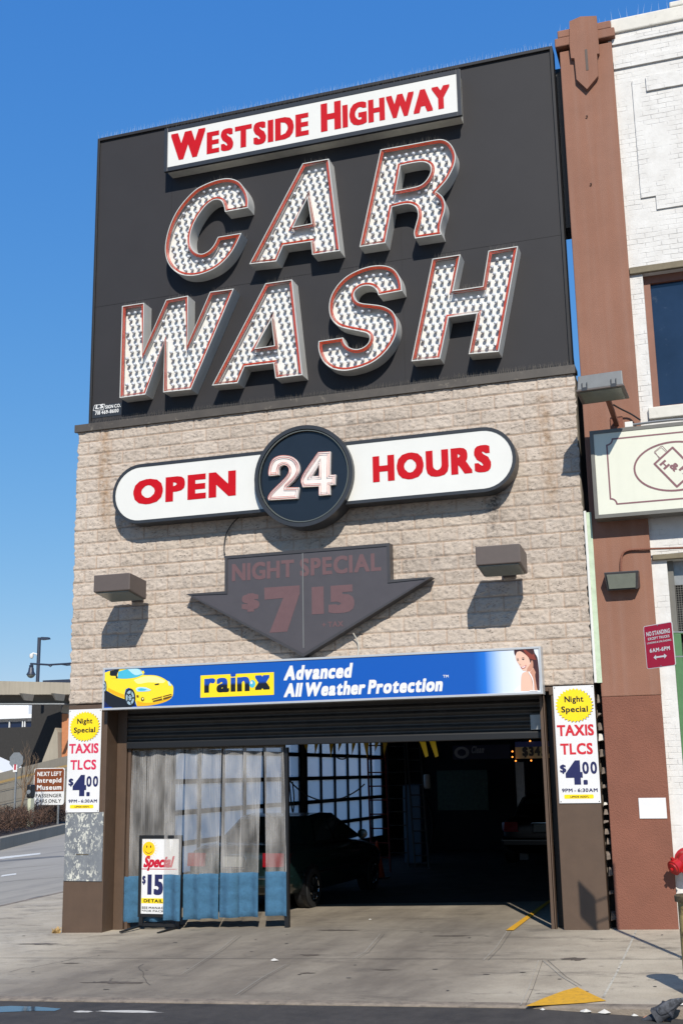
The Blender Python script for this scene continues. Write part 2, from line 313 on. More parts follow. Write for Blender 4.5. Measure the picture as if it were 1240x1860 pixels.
# ------------------------------------------------------------------ mesh building
class MB:
    def __init__(s): s.v = []; s.f = []; s.mi = []; s.m = 0
    def add(s, vs, fs, m=None):
        o = len(s.v); s.v += [tuple(map(float, p)) for p in vs]
        for f in fs: s.f.append(tuple(i + o for i in f)); s.mi.append(s.m if m is None else m)
        return s
    def box(s, x0, x1, y0, y1, z0, z1, m=None):
        x0, x1 = sorted((x0, x1)); y0, y1 = sorted((y0, y1)); z0, z1 = sorted((z0, z1))
        return s.add([(x, y, z) for z in (z0, z1) for y in (y0, y1) for x in (x0, x1)],
                     [(0, 2, 3, 1), (4, 5, 7, 6), (0, 1, 5, 4), (2, 6, 7, 3), (0, 4, 6, 2), (1, 3, 7, 5)], m)
    def hexa(s, p, m=None):                      # eight corners: bottom four counter-clockwise, top four
        return s.add(p, [(3, 2, 1, 0), (4, 5, 6, 7), (0, 1, 5, 4), (1, 2, 6, 5), (2, 3, 7, 6), (3, 0, 4, 7)], m)
    def bar(s, a, b, w, h=None, up=(0, 0, 1), m=None):
        a = Vector(a); b = Vector(b); d = (b - a).normalized(); u = Vector(up)
        if abs(d.dot(u)) > .98: u = Vector((0, 1, 0))
        r = d.cross(u).normalized() * w / 2; t = r.cross(d).normalized() * (h or w) / 2
        return s.hexa([a - r - t, a + r - t, a + r + t, a - r + t, b - r - t, b + r - t, b + r + t, b - r + t], m)
    def tube(s, path, r, k=8, closed=False, caps=True, m=None):
        p = [Vector(q) for q in path]; N = len(p); rr = r if isinstance(r, (list, tuple)) else [r] * N; rings = []
        up = None
        for i in range(N):
            d = (p[(i + 1) % N] - p[i - 1]) if closed else (p[min(i + 1, N - 1)] - p[max(i - 1, 0)])
            d = d.normalized() if d.length > 1e-9 else Vector((0, 0, 1))
            if up is None: up = Vector((0, 0, 1)) if abs(d.z) < .9 else Vector((0, 1, 0))
            x = d.cross(up)
            if x.length < 1e-4: x = d.orthogonal()
            x.normalize(); y = x.cross(d).normalized(); up = y
            rings.append([p[i] + (x * math.cos(t) + y * math.sin(t)) * rr[i] for t in (2 * math.pi * j / k for j in range(k))])
        vs = [q for g_ in rings for q in g_]; fs = []
        for i in range(N if closed else N - 1):
            a = i * k; b = ((i + 1) % N) * k
            for j in range(k): fs.append((a + j, b + j, b + (j + 1) % k, a + (j + 1) % k))
        if caps and not closed: fs += [tuple(range(k)), tuple(range((N - 1) * k + k - 1, (N - 1) * k - 1, -1))]
        return s.add(vs, fs, m)
    def lathe(s, c, axis, prof, k=16, m=None):   # prof: (distance along axis, radius)
        a = Vector(axis).normalized(); x = a.orthogonal().normalized(); y = a.cross(x); c = Vector(c); vs = []
        for t, r in prof:
            for j in range(k):
                q = 2 * math.pi * j / k; vs.append(c + a * t + (x * math.cos(q) + y * math.sin(q)) * max(r, 1e-4))
        fs = []
        for i in range(len(prof) - 1):
            for j in range(k): fs.append((i * k + j, i * k + (j + 1) % k, (i + 1) * k + (j + 1) % k, (i + 1) * k + j))
        fs += [tuple(range(k - 1, -1, -1)), tuple((len(prof) - 1) * k + j for j in range(k))]
        return s.add(vs, fs, m)
    def prism(s, outer, holes, y0, y1, front=True, back=True, sides=True, m=None):   # outlines in (x, z), y0 is the front
        loops = [list(outer)] + [list(h) for h in holes]
        if area(loops[0]) < 0: loops[0].reverse()
        for h in loops[1:]:
            if area(h) > 0: h.reverse()
        flat = [q for l in loops for q in l]
        tris = tessellate_polygon([[Vector((q[0], q[1], 0)) for q in l] for l in loops]); out = []
        for t in tris:
            a, b, c = (flat[i] for i in t)
            cr = (b[0] - a[0]) * (c[1] - a[1]) - (b[1] - a[1]) * (c[0] - a[0])
            if abs(cr) < 1e-12: continue
            out.append(t if cr > 0 else (t[0], t[2], t[1]))
        if front: s.add([(q[0], y0, q[1]) for q in flat], out, m)
        if back: s.add([(q[0], y1, q[1]) for q in flat], [(t[0], t[2], t[1]) for t in out], m)
        if sides:
            for l in loops:
                k = len(l); s.add([(q[0], y, q[1]) for y in (y0, y1) for q in l], [(i, k + i, k + (i + 1) % k, (i + 1) % k) for i in range(k)], m)
        return s
    def flat(s, pts, y, m=None):                 # a printed shape on a plane that faces the street
        return s.prism(pts, [], y, y, True, False, False, m)
    def ring(s, cx, cz, r0, r1, y, k=40, sx=1., m=None):
        vs = [(cx + r * sx * math.cos(2 * math.pi * j / k), y, cz + r * math.sin(2 * math.pi * j / k)) for r in (r0, r1) for j in range(k)]
        return s.add(vs, [(j, k + j, k + (j + 1) % k, (j + 1) % k) for j in range(k)], m)
    def xf(s, M):
        s.v = [tuple(M @ Vector(p)) for p in s.v]; return s
def area(l): return .5 * sum(l[i - 1][0] * l[i][1] - l[i][0] * l[i - 1][1] for i in range(len(l)))

WL = {}
def put(o, label=None, cat=None, group=None, kind=None, category=None):
    cat = cat or category
    for k, v in (('label', label), ('category', cat), ('group', group), ('kind', kind)):
        if v: o[k] = v
    return o
def obj(name, mb, mats, parent=None, smooth=False, local=False, bevel=0., **kw):
    me = bpy.data.meshes.new(name); o = bpy.data.objects.new(name, me); COL.objects.link(o)
    if isinstance(mats, str): mats = [mats]
    if parent is not None:
        off = WL[parent.name] if not local else Vector((0, 0, 0)); o.parent = parent; WL[o.name] = WL[parent.name]
    elif local: off = Vector((0, 0, 0)); WL[o.name] = off
    else:
        a = np.array(mb.v); lo = a.min(0); hi = a.max(0); off = Vector(((lo[0] + hi[0]) / 2, (lo[1] + hi[1]) / 2, lo[2])); o.location = off; WL[o.name] = off
    me.from_pydata([(p[0] - off[0], p[1] - off[1], p[2] - off[2]) for p in mb.v], [], mb.f)
    for q in mats: me.materials.append(MATS[q])
    if len(mats) > 1: me.polygons.foreach_set('material_index', mb.mi)
    if smooth:
        me.polygons.foreach_set('use_smooth', [True] * len(me.polygons))
        me.set_sharp_from_angle(angle=R_(40))
    me.validate(); me.update()
    if bevel:
        md = o.modifiers.new('bevel', 'BEVEL'); md.width = bevel; md.segments = 2; md.limit_method = 'ANGLE'; md.angle_limit = R_(50)
    return put(o, **kw)
def thing(name, loc, label, cat, group=None, rz=0., kind=None):
    o = bpy.data.objects.new(name, None); COL.objects.link(o); o.location = loc; o.rotation_euler = (0, 0, rz); o.empty_display_size = .2
    WL[o.name] = Vector(loc); return put(o, label, cat, group, kind)
def dup(root, loc, label, group=None):
    def cp(o, par):
        c = o.copy(); COL.objects.link(c)
        if par is not None: c.parent = par
        for ch in [x for x in bpy.data.objects if x.parent == o]: cp(ch, c)
        return c
    r = cp(root, None); r.location = loc; WL[r.name] = Vector(loc); r['label'] = label
    if group: r['group'] = group
    return r

# ------------------------------------------------------------------ outlines
def smoothp(pl, ang=42, k=4):
    N = len(pl); p = [np.array(q, float) for q in pl]; corner = []
    for i in range(N):
        a = p[i] - p[i - 1]; b = p[(i + 1) % N] - p[i]
        t = abs(math.degrees(math.atan2(a[0] * b[1] - a[1] * b[0], a @ b))); corner.append(t > ang)
    out = []
    for i in range(N):
        p1 = p[i]; p2 = p[(i + 1) % N]; j = (i + 1) % N
        seg = np.linalg.norm(p2 - p1)
        p0 = p[i - 1] if not corner[i] else 2 * p1 - p2
        p3 = p[(i + 2) % N] if not corner[j] else 2 * p2 - p1
        for q in range(k):
            t = q / k
            if corner[i] and corner[j] and q: break
            out.append(tuple(.5 * ((2 * p1) + (-p0 + p2) * t + (2 * p0 - 5 * p1 + 4 * p2 - p3) * t * t + (-p0 + 3 * p1 - 3 * p2 + p3) * t ** 3)))
    return out
def inset(l, d):                                 # towards the inside of a counter-clockwise loop
    l = [np.array(q) for q in l]; s = 1 if area(l) > 0 else -1; N = len(l); out = []
    for i in range(N):
        a = _n(l[i] - l[i - 1] + 1e-12); b = _n(l[(i + 1) % N] - l[i] + 1e-12)
        na = np.array([-a[1], a[0]]) * s; nb = np.array([-b[1], b[0]]) * s; q = na + nb; ll = max(q @ q, .45)
        out.append(tuple(l[i] + q * 2 * d / ll))
    return out
def inside(pt, l):
    x, z = pt; r = False
    for i in range(len(l)):
        x0, z0 = l[i - 1]; x1, z1 = l[i]
        if (z0 > z) != (z1 > z) and x < (x1 - x0) * (z - z0) / (z1 - z0) + x0: r = not r
    return r
def dist(pt, l):
    p = np.array(pt); a = np.array(l); b = np.roll(a, -1, 0); d = b - a
    t = np.clip(((p - a) * d).sum(1) / np.maximum((d * d).sum(1), 1e-12), 0, 1); return np.linalg.norm(a + d * t[:, None] - p, axis=1).min()

# ------------------------------------------------------------------ lettering
GLY = {}
def glyph(ch, a, b):
    """outline of a built-in letter thickened by a x b (em), as a clean flat mesh"""
    if (ch, a, b) in GLY: return GLY[ch, a, b]
    c = bpy.data.curves.new('t', 'FONT'); c.body = ch; c.resolution_u = 3; o = bpy.data.objects.new('t', c)
    me = bpy.data.meshes.new_from_object(o); vs = [(v.co.x, v.co.y) for v in me.vertices]; fs = [tuple(p.vertices) for p in me.polygons]
    cnt = {}
    for f in fs:
        for i in range(len(f)):
            e = tuple(sorted((f[i - 1], f[i]))); cnt[e] = cnt.get(e, 0) + 1
    bpy.data.objects.remove(o); bpy.data.curves.remove(c); bpy.data.meshes.remove(me)
    V = [Vector(v) for v in vs]; FF = [list(f) for f in fs]
    FF = [f if area([vs[i] for i in f]) > 0 else f[::-1] for f in FF]
    if a or b:
        for (i, j), k in cnt.items():
            if k != 1: continue
            pts = sorted({(round(vs[q][0] + dx, 5), round(vs[q][1] + dy, 5)) for q in (i, j) for dx in (-a, a) for dy in (-b, b)})
            def half(ps):
                h = []
                for p in ps:
                    while len(h) > 1 and (h[-1][0] - h[-2][0]) * (p[1] - h[-2][1]) - (h[-1][1] - h[-2][1]) * (p[0] - h[-2][0]) <= 1e-12: h.pop()
                    h.append(p)
                return h[:-1]
            hl = half(pts) + half(pts[::-1]); o_ = len(V); V += [Vector(p) for p in hl]; FF.append(list(range(o_, o_ + len(hl))))
    if FF:
        rv, _, rf, _, _, fo = delaunay_2d_cdt(V, [], FF, 1, 1e-4, True)
        rv = [tuple(v) for v in rv]; rf = [tuple(f) for f in rf]
        c_ = np.array([[sum(rv[i][d] for i in f) / len(f) for d in (0, 1)] for f in rf]); ok = np.zeros(len(c_), bool)
        for f in FF:                             # keep only what lies inside one of the pieces
            q = np.ones(len(c_), bool)
            for i in range(len(f)):
                a0, a1 = V[f[i - 1]], V[f[i]]; q &= (a1.x - a0.x) * (c_[:, 1] - a0.y) - (a1.y - a0.y) * (c_[:, 0] - a0.x) >= -1e-9
            ok |= q
        rf = [f for f, q in zip(rf, ok) if q]
    else: rv, rf = [], []
    GLY[ch, a, b] = (rv, rf); return rv, rf
def text(st, x0, x1, z0, z1, y, bold=(.02, .02), gap=.09, shear=0., mb=None, m=None, small=None, sp=.3, T=None, capfit=True):
    """lettering fitted to the box x0..x1, z0..z1 (cap height) on the plane y; small = size of the small capitals"""
    mb = mb or MB(); pen = 0; items = []; prev = ''
    for i, ch in enumerate(st):
        if ch == ' ': pen += sp; prev = ''; continue
        k = 1.
        if small and not (i == 0 or st[i - 1] == ' '): k = small
        rv, rf = glyph(ch, bold[0], bold[1]); xs = [v[0] for v in rv]
        kern = -.07 if (prev + ch) in ('AV', 'VA', 'AY', 'WA', 'AW', 'TA', 'LT', 'AX', 'PA', 'AT', 'RT', 'YA', 'FO', 'XT') else 0
        if prev: pen += gap + kern
        items.append((rv, rf, pen - min(xs) * k, k)); pen += (max(xs) - min(xs)) * k; prev = ch
    cap = .70 + bold[1] * 2
    zmin = -bold[1]
    for rv, rf, dx, k in items:
        pts = []
        for vx, vz in rv:
            px = (vx * k + dx) / pen; pz = ((vz - zmin) * k) / cap
            pts.append((x0 + (x1 - x0) * px + shear * pz * (z1 - z0), y, z0 + (z1 - z0) * pz))
        if T: pts = [tuple(T @ Vector(p)) for p in pts]
        mb.add(pts, rf, m)
    return mb
def cr(o, s): return lambda x, y: (o[0] + x / s, o[1] + y / s)
def XZ(p, y=0.): q = P(p[0], p[1], y); return (q[0], q[2])
def BX(l, t, r, b, y=0.):                        # a level box from photo corners: left-bottom and right-top points
    return min(l, r), max(l, r), min(t, b), max(t, b)
def spikes(path, h, pitch=.022, r=.0022, lean=.25, rows=1, mb=None):
    mb = mb or MB()
    for i in range(len(path) - 1):
        a = Vector(path[i]); b = Vector(path[i + 1]); N = max(1, int((b - a).length / pitch))
        for j in range(N):
            p = a.lerp(b, (j + random.random() * .5) / N); hh = h * random.uniform(.75, 1.1)
            for s in ((-1, 1) if rows == 2 else (random.choice((-1, 1)),)):
                t = p + Vector((random.uniform(-.25, .25) * hh, s * lean * hh * random.uniform(.3, 1.6), hh))
                mb.add([p + Vector((-r, 0, 0)), p + Vector((r, 0, 0)), p + Vector((0, r * 1.6, 0)), t], [(0, 1, 3), (1, 2, 3), (2, 0, 3)])
    return mb

# ================================================================== SETTING
def sheet(name, xs, ys, zf, m, kind='structure'):
    mb = MB(); nx = len(xs); mb.add([(x, y, zf(x, y)) for y in ys for x in xs], [(j * nx + i, j * nx + i + 1, (j + 1) * nx + i + 1, (j + 1) * nx + i) for j in range(len(ys) - 1) for i in range(nx - 1)])
    return obj(name, mb, m, kind=kind)
XS = [-3., 0, 2, 4, 6, 8, 10, 14., 30]
KY = -4.86                                        # street edge of the pavement
def zroad(x): return gz(x) - .022 - .085 * min(max((x - 7.4) / 1.6, 0), 1)
sheet('ground', [-900, -300, -60, 60, 300, 900], [-900, -300, -40, 60, 300, 900], lambda x, y: -.42, 'avenue')
sheet('avenue', [-45, -20, -8, -2.9], [-60, -10, 0, 20, 60, 160], lambda x, y: -.115, 'avenue')
sheet('street', [-8., -3, 0, 2, 4, 6, 7.4, 8.2, 9, 14, 40], [-14, -9, KY - .001], lambda x, y: zroad(x) if x > -2 else -.10, 'asphalt')
sheet('street_far_side', [-8., -3, 14, 40], [-60, -14], lambda x, y: zroad(x) if x > -2 else -.10, 'asphalt')
# pavement: slab with its outline along the avenue slightly askew, kerb faces included
mb = MB()
pv = [(-2.55, KY + .13), (0, KY + .13)] + [(x, KY + .13) for x in (2, 4, 6, 7.4, 8.2, 9, 14, 30)]
bk_ = [(-3.75, 7.), (0, 7)] + [(x, 7.) for x in (2, 4, 6, 7.4, 8.2, 9, 14, 30)]
k = len(pv)
mb.add([(x, y, gz(x)) for x, y in pv] + [(x, y, gz(x)) for x, y in bk_], [(i, i + 1, k + i + 1, k + i) for i in range(k - 1)])
obj('pavement', mb, 'pavement', kind='structure')
mb = MB()                                         # kerb stone: top a little rounded, face down to the street
for i in range(k - 1):
    (xa, ya), (xb, yb) = pv[i], pv[i + 1]
    za, zb = gz(xa), gz(xb)
    mb.add([(xa, KY + .13, za), (xb, KY + .13, zb), (xb, KY + .03, zb - .004), (xa, KY + .03, za - .004), (xb, KY, zb - .016), (xa, KY, za - .016), (xb, KY - .004, zb - .3), (xa, KY - .004, za - .3)],
           [(0, 3, 2, 1), (3, 5, 4, 2), (5, 7, 6, 4)])
a = Vector((-2.55, KY + .13, gz(-3))); b = Vector((-3.75, 7., gz(-3))); mb.hexa([a + Vector((-.14, 0, -.3)), a + Vector((0, 0, -.3)), b + Vector((0, 0, -.3)), b + Vector((-.14, 0, -.3)), a + Vector((-.14, 0, 0)), a, b, b + Vector((-.14, 0, 0))])
mb.add([(-3.75, 7, gz(-3)), (-3.75, 60, gz(-3)), (-3.9, 60, -.3), (-3.9, 7, -.3)], [(0, 1, 2, 3)])
obj('kerb', mb, 'kerb', kind='structure')
sheet('side_pavement', [-3.75, -.02], [7.002, 60], lambda x, y: gz(x), 'pavement')
sheet('garage_floor', [.1, 2, 4, 6, 7.5], [3.4, 5, 10, 17], lambda x, y: gz(x) + .004, 'garage_floor')  # dark sheet laid from the shadow edge inwards; shade is in its colour
# marks on the ground
def decal(name, pts, m, lift=.006, kind='structure', zf=gz):
    mb = MB(); q = [(p[0], p[1], zf(p[0]) + lift) for p in pts]
    if area(q) < 0: q.reverse()
    t = tessellate_polygon([[Vector((p[0], p[1], 0)) for p in q]]); mb.add(q, [tuple(f) if area([q[i] for i in f]) > 0 else tuple(f[::-1]) for f in t]); return obj(name, mb, m, kind=kind)
decal('kerb_paint_mark', [G(*p) for p in ((953, 1829), (985, 1815), (1022, 1801), (1048, 1794), (1066, 1803), (1100, 1819), (1060, 1823), (1010, 1826))], 'road_yellow')
a, b, c, d = G(918, 1691), G(932, 1691), G(1003, 1636), G(996, 1636)
decal('lane_line', [a, b, c, d], 'road_yellow', .009)
mat('cut_dark', (74, 70, 66), .95, var=.2, vs_=9); mat('cut_light', (166, 160, 149), .95, var=.2, vs_=9)
def strip(name, pts, w, m, lift=.004, zf=gz):
    mb = MB()
    for i in range(len(pts) - 1):
        a = Vector(pts[i][:2]); b = Vector(pts[i + 1][:2]); nrm = Vector((-(b - a).y, (b - a).x)).normalized() * w / 2
        q = [a - nrm, b - nrm, b + nrm, a + nrm]; mb.add([(p.x, p.y, zf(p.x) + lift) for p in q], [(0, 1, 2, 3)])
    return obj(name, mb, m, kind='structure')
mat('filler', (190, 184, 170), .9, var=.2, vs_=20, dirt=((96, 90, 82), 12, .5, .62, .8)); strip('pavement_joint_filler', [G(1155, 1690), G(1138, 1728), G(1118, 1770), G(1095, 1812)], .022, 'filler')
strip('pavement_joint', [(-2.6, -2.35), (1.5, -2.33), (4, -2.36), (8.4, -2.33), (14, -2.35)], .012, 'cut_dark')
strip('pavement_joint', [(-2.7, .0), (-.03, .0)], .012, 'cut_dark')
for x0, x1 in ((-1.2, -1.3), (9.9, 9.9), (11.6, 11.6)): strip('pavement_joint', [(x0, KY + .14), (x1, -.02)], .012, 'cut_dark')
for u0, v0, u1, v1, u2, v2 in ((428, 1808, 476, 1776, 520, 1752), (640, 1742, 662, 1730, 690, 1697), (877, 1745, 900, 1722, 920, 1692), (945, 1826, 960, 1795, 977, 1745), (430, 1700, 400, 1725, 330, 1770), (985, 1745, 1020, 1775, 1048, 1792)):
    strip('saw_cut', [G(u0, v0), G(u1, v1), G(u2, v2)], .008, 'cut_light', .005)
    strip('saw_cut', [G(u0 + 9, v0), G(u1 + 8, v1), G(u2 + 8, v2)], .004, 'cut_dark', .005)
def blob(cx, cy, rx, ry, n=22, j=.25):
    return [(cx + rx * (1 + random.uniform(-j, j)) * math.cos(t), cy + ry * (1 + random.uniform(-j, j)) * math.sin(t)) for t in (2 * math.pi * i / n for i in range(n))]
mat('oil', (92, 82, 72), .8, var=.35, vs_=16)
for u_, v_, rx, ry in ((610, 1690, .26, .07), (563, 1735, .13, .05), (556, 1768, .10, .035), (210, 1785, .3, .05), (700, 1762, .12, .03), (75, 1715, .25, .06), (130, 1750, .12, .03), (1045, 1742, .14, .1), (820, 1700, .2, .05)):
    q = G(u_, v_); decal('oil_stain', blob(q[0], q[1], rx, ry, 26, .45), 'oil', .0035)
def crack(u0, v0, u1, v1, n_=14, j=.05):
    a, b = Vector(G(u0, v0)), Vector(G(u1, v1)); strip('pavement_crack', [tuple(a.lerp(b, i / n_) + Vector((random.gauss(0, j), random.gauss(0, j), 0))) for i in range(n_ + 1)], .007, 'cut_dark', .0042)
crack(255, 1752, 270, 1790, 8, .02); crack(20, 1765, 175, 1735, 16, .04)
# avenue lane dashes, tar patches, puddle in the gutter
for pts in (((0, 1557), (74, 1549.5), (74, 1552), (0, 1561)), ((4, 1590), (30, 1586.5), (30, 1589), (2, 1593))):
    decal('lane_dash', [GZ(*p, -.115) for p in pts], 'road_white', .006, zf=lambda x: -.115)
mat('tar', (112, 110, 108), .8, var=.25, vs_=3)
decal('tar_patch', [GZ(*p, -.115) for p in ((48, 1634), (70, 1628), (114, 1624), (114, 1634), (80, 1638))], 'tar', .005, zf=lambda x: -.115)
for v in (1564, 1577, 1600): strip('tyre_track', [GZ(-30, v + 2.5, -.115), GZ(118, v - 9, -.115)], .55, 'tar' if v == 1564 else 'avenue', .003, zf=lambda x: -.115)
a = G(60, 1829)
decal('puddle', [G(*p) for p in ((-30, 1826), (20, 1823), (70, 1824.5), (112, 1828), (100, 1832), (60, 1832), (10, 1834), (-30, 1836))], 'puddle', .003, zf=zroad)
for (u, v, rx, ry, m_) in ((150, 1838, .10, .04, 'paper'), (236, 1838, .30, .05, 'paper')):
    q = G(u, v, -.022); decal('dried_splash', blob(q[0], q[1], rx, ry), m_, .003, zf=zroad)
for i in range(70):                               # tar spots and gum on the pavement
    x, y = random.uniform(-2.3, 9), random.uniform(-4.6, .2)
    if i % 7 == 0 or i < 40: decal('gum_spot', blob(x, y, random.uniform(.012, .035), random.uniform(.01, .025), 9), 'cut_dark', .0045)

# ================================================================== CAR WASH BUILDING
BW, BH = 7.555, 7.335
bld = thing('car_wash_building', (0, 0, 0), 'tan split block car wash with open roller door and brown metal corner piers', 'building')
# facade of split face block, every block modelled
Z0, Z1 = 3.165, 7.335; st = .0135
xs = np.arange(-.012, BW + .004, st); zs = np.arange(Z0, Z1 + st / 2, st); X, Zg = np.meshgrid(xs, zs)
bw, bh = .392, .1985
def vnoise(x, z, s, seed):
    g = np.random.default_rng(seed).random((257, 257)); x = x / s; z = z / s
    xi = np.floor(x).astype(int); zi = np.floor(z).astype(int); fx = x - xi; fz = z - zi; fx = fx * fx * (3 - 2 * fx); fz = fz * fz * (3 - 2 * fz)
    q = lambda a, b: g[a % 257, b % 257]
    return (q(xi, zi) * (1 - fx) + q(xi + 1, zi) * fx) * (1 - fz) + (q(xi, zi + 1) * (1 - fx) + q(xi + 1, zi + 1) * fx) * fz - .5
row = np.floor((Zg - Z0) / bh).astype(int); off = np.where(row % 2, .5 * bw, 0.) + .012
colm = np.floor((X + off) / bw).astype(int); u = (X + off) / bw - colm; w = (Zg - Z0) / bh - row
hsh = np.random.default_rng(3).random((64, 64)); tone = hsh[row % 64, colm % 64]; ox = hsh[(row + 9) % 64, (colm + 5) % 64] * 50; oz = hsh[(row + 31) % 64, (colm + 17) % 64] * 50
e = np.minimum(np.minimum(u, 1 - u) * bw, np.minimum(w, 1 - w) * bh); mort = np.clip(1 - e / .011, 0, 1)
wob = vnoise(X, Zg, .05, 11) * .008; mort = np.clip(1 - (e + wob * .7) / .012, 0, 1)
face = vnoise(X + ox, Zg + oz, .13, 1) * .007 + vnoise(X + ox, Zg + oz, .05, 2) * .006 + vnoise(X, Zg, .024, 4) * .010 + vnoise(X * .8 + Zg, Zg * 1.9 - X * .5, .045, 14) * .010
chip = np.clip(vnoise(X + ox, Zg + oz, .08, 6) - .22, 0, 1) * .045
prof = np.minimum(e / .016, 1.) ** .6
Yg = -(.009 * prof + face * prof - chip * prof) * (1 - mort) + .009 * mort * np.where(np.minimum(w, 1 - w) * bh < .012, 1.5, .5)
Yg[:, 0] += .03; Xd = X.copy(); edge = (X < .03) | (X > BW - .03); Xd += np.where(edge, (vnoise(X * 0 + 3, Zg, .05, 8)) * .03, 0)
gs = lambda x, sx: np.exp(-((X - x + vnoise(Zg * 0 + 7, Zg, .3, 21) * .12) / sx) ** 2)
fade = lambda za, zb: np.clip((Zg - za) / .5, 0, 1) * np.clip((zb - Zg) / .08, 0, 1)
rust = gs(.47, .10) * fade(5.6, 7.4) * .75 + gs(7.12, .09) * fade(5.3, 7.1) * .6 + gs(3.1, .05) * fade(6.9, 7.4) * .3
soot = gs(6.35, .09) * fade(5.05, 5.9) * .9 + gs(4.6, .5) * fade(6.4, 7.05) * .35 + gs(2.0, 1.2) * fade(6.35, 6.75) * .35 + gs(5.6, .7) * fade(4.5, 5.0) * .3 + gs(4.4, .06) * fade(6.8, 7.4) * .4
soot = soot + np.clip(vnoise(X, Zg, 1.1, 31) + .1, 0, 1) * .25
me = bpy.data.meshes.new('wall'); ny, nx = X.shape
vv = np.stack([Xd, Yg, Zg], -1).reshape(-1, 3); idx = np.arange(nx * ny).reshape(ny, nx)
qd = np.stack([idx[:-1, :-1], idx[:-1, 1:], idx[1:, 1:], idx[1:, :-1]], -1).reshape(-1, 4)
me.vertices.add(len(vv)); me.vertices.foreach_set('co', vv.ravel()); me.loops.add(qd.size); me.loops.foreach_set('vertex_index', qd.ravel())
me.polygons.add(len(qd)); me.polygons.foreach_set('loop_start', np.arange(0, qd.size, 4)); me.polygons.foreach_set('loop_total', np.full(len(qd), 4))
for nm, val in (('block_tone', tone), ('mortar', mort), ('soot', soot), ('rust', rust)):
    at = me.attributes.new(nm, 'FLOAT', 'POINT'); at.data.foreach_set('value', val.ravel().astype(np.float32))
me.materials.append(MATS['split_block']); me.update(); me.validate()
wall = bpy.data.objects.new('wall', me); COL.objects.link(wall); wall.parent = bld; WL['wall'] = Vector((0, 0, 0)); wall['label'] = 'tan split block front wall'
mb = MB(); mb.box(.0, BW - .005, .035, .2, Z0 + .005, BH - .01)
mb.box(.0, .2, .2, 16.8, 3.05, BH - .02); mb.box(7.36, BW - .005, .2, 16.8, -.1, BH - .02)       # side walls
mb.box(.0, .2, .75, 3.0, -.1, 3.05); mb.box(.0, .2, 15.4, 16.8, -.1, 3.05); mb.box(.0, .2, 9.1, 9.5, -.1, 3.05); mb.box(.0, .2, 3.0, 9.1, -.1, .5); mb.box(.0, .2, 9.5, 15.4, -.1, .5)
obj('side_wall', mb, 'concrete_dark', bld)
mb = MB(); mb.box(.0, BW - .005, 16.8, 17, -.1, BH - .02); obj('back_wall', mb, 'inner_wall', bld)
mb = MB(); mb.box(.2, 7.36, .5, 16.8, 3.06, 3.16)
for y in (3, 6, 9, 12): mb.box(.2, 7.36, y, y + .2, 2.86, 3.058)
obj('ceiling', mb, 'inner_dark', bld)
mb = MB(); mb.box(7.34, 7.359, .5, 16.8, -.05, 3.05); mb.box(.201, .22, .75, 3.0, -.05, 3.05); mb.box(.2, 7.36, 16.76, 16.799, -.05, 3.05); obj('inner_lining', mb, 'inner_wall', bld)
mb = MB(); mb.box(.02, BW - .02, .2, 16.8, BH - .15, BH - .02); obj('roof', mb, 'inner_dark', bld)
mb = MB(); mb.box(-.05, BW + .015, -.045, .0, BH - .035, BH + .085); mb.box(-.05, BW + .015, .001, .25, BH + .02, BH + .083); mb.box(-.05, .0, .25, 16.8, BH - .03, BH + .06)
obj('roof_flashing', mb, 'flashing', bld, bevel=.004)
mb = spikes([(.25, .02, BH + .085), (7.5, .02, BH + .085)], .11, .02, rows=1, lean=.2); spikes([(.25, -.02, BH + .085), (7.5, -.02, BH + .085)], .09, .03, rows=1, lean=.2, mb=mb); obj('bird_spikes', mb, 'spike', bld, kind='stuff')
# lintel and piers clad in brown metal
mb = MB(); mb.box(.0, .64, -.01, .38, 3.05, 3.15); mb.box(.64, 6.98, .02, .3, 3.1, 3.16); mb.box(6.98, 7.545, -.01, .38, 3.05, 3.15); obj('lintel', mb, 'brown_metal', bld, bevel=.004)
p_ = obj('pier', MB().box(.0, .633, 0, .36, -.12, 3.05), 'brown_metal', bld, bevel=.006, label='brown metal pier on the avenue corner with peeling grey sheet')
mb = MB(); mb.box(.012, .618, -.014, -.001, .70, 1.64); obj('metal_sheet', mb, 'peeling_grey', p_, label='peeling grey metal sheet with white flaking patches')
mb = MB(); mb.box(.2, .4, -.019, -.0145, 1.055, 1.065); obj('slot', mb, 'rust_cap', p_)
p_ = obj('pier', MB().box(7.0, 7.545, 0, .36, -.05, 3.05), 'brown_metal', bld, bevel=.006, label='plain brown metal pier beside the red brown pilaster')
mb = MB(); mb.box(.636, .79, .30, .42, -.05, 3.09); mb.box(.80, .845, .33, .44, -.05, 2.52); obj('door_post', mb, 'brown_metal', bld, bevel=.005)
mb = MB(); mb.box(6.835, 6.875, .1, .26, -.02, 3.05); mb.box(6.885, 6.90, .08, .2, -.02, 3.05); obj('door_post', mb, 'brown_metal', bld, bevel=.004)
mb = MB(); mb.box(6.9, 7.0, .28, .38, -.05, 3.1); obj('recess_shade', mb, 'black_metal', bld)  # black fill for the recess beside the pier; its shade is painted in
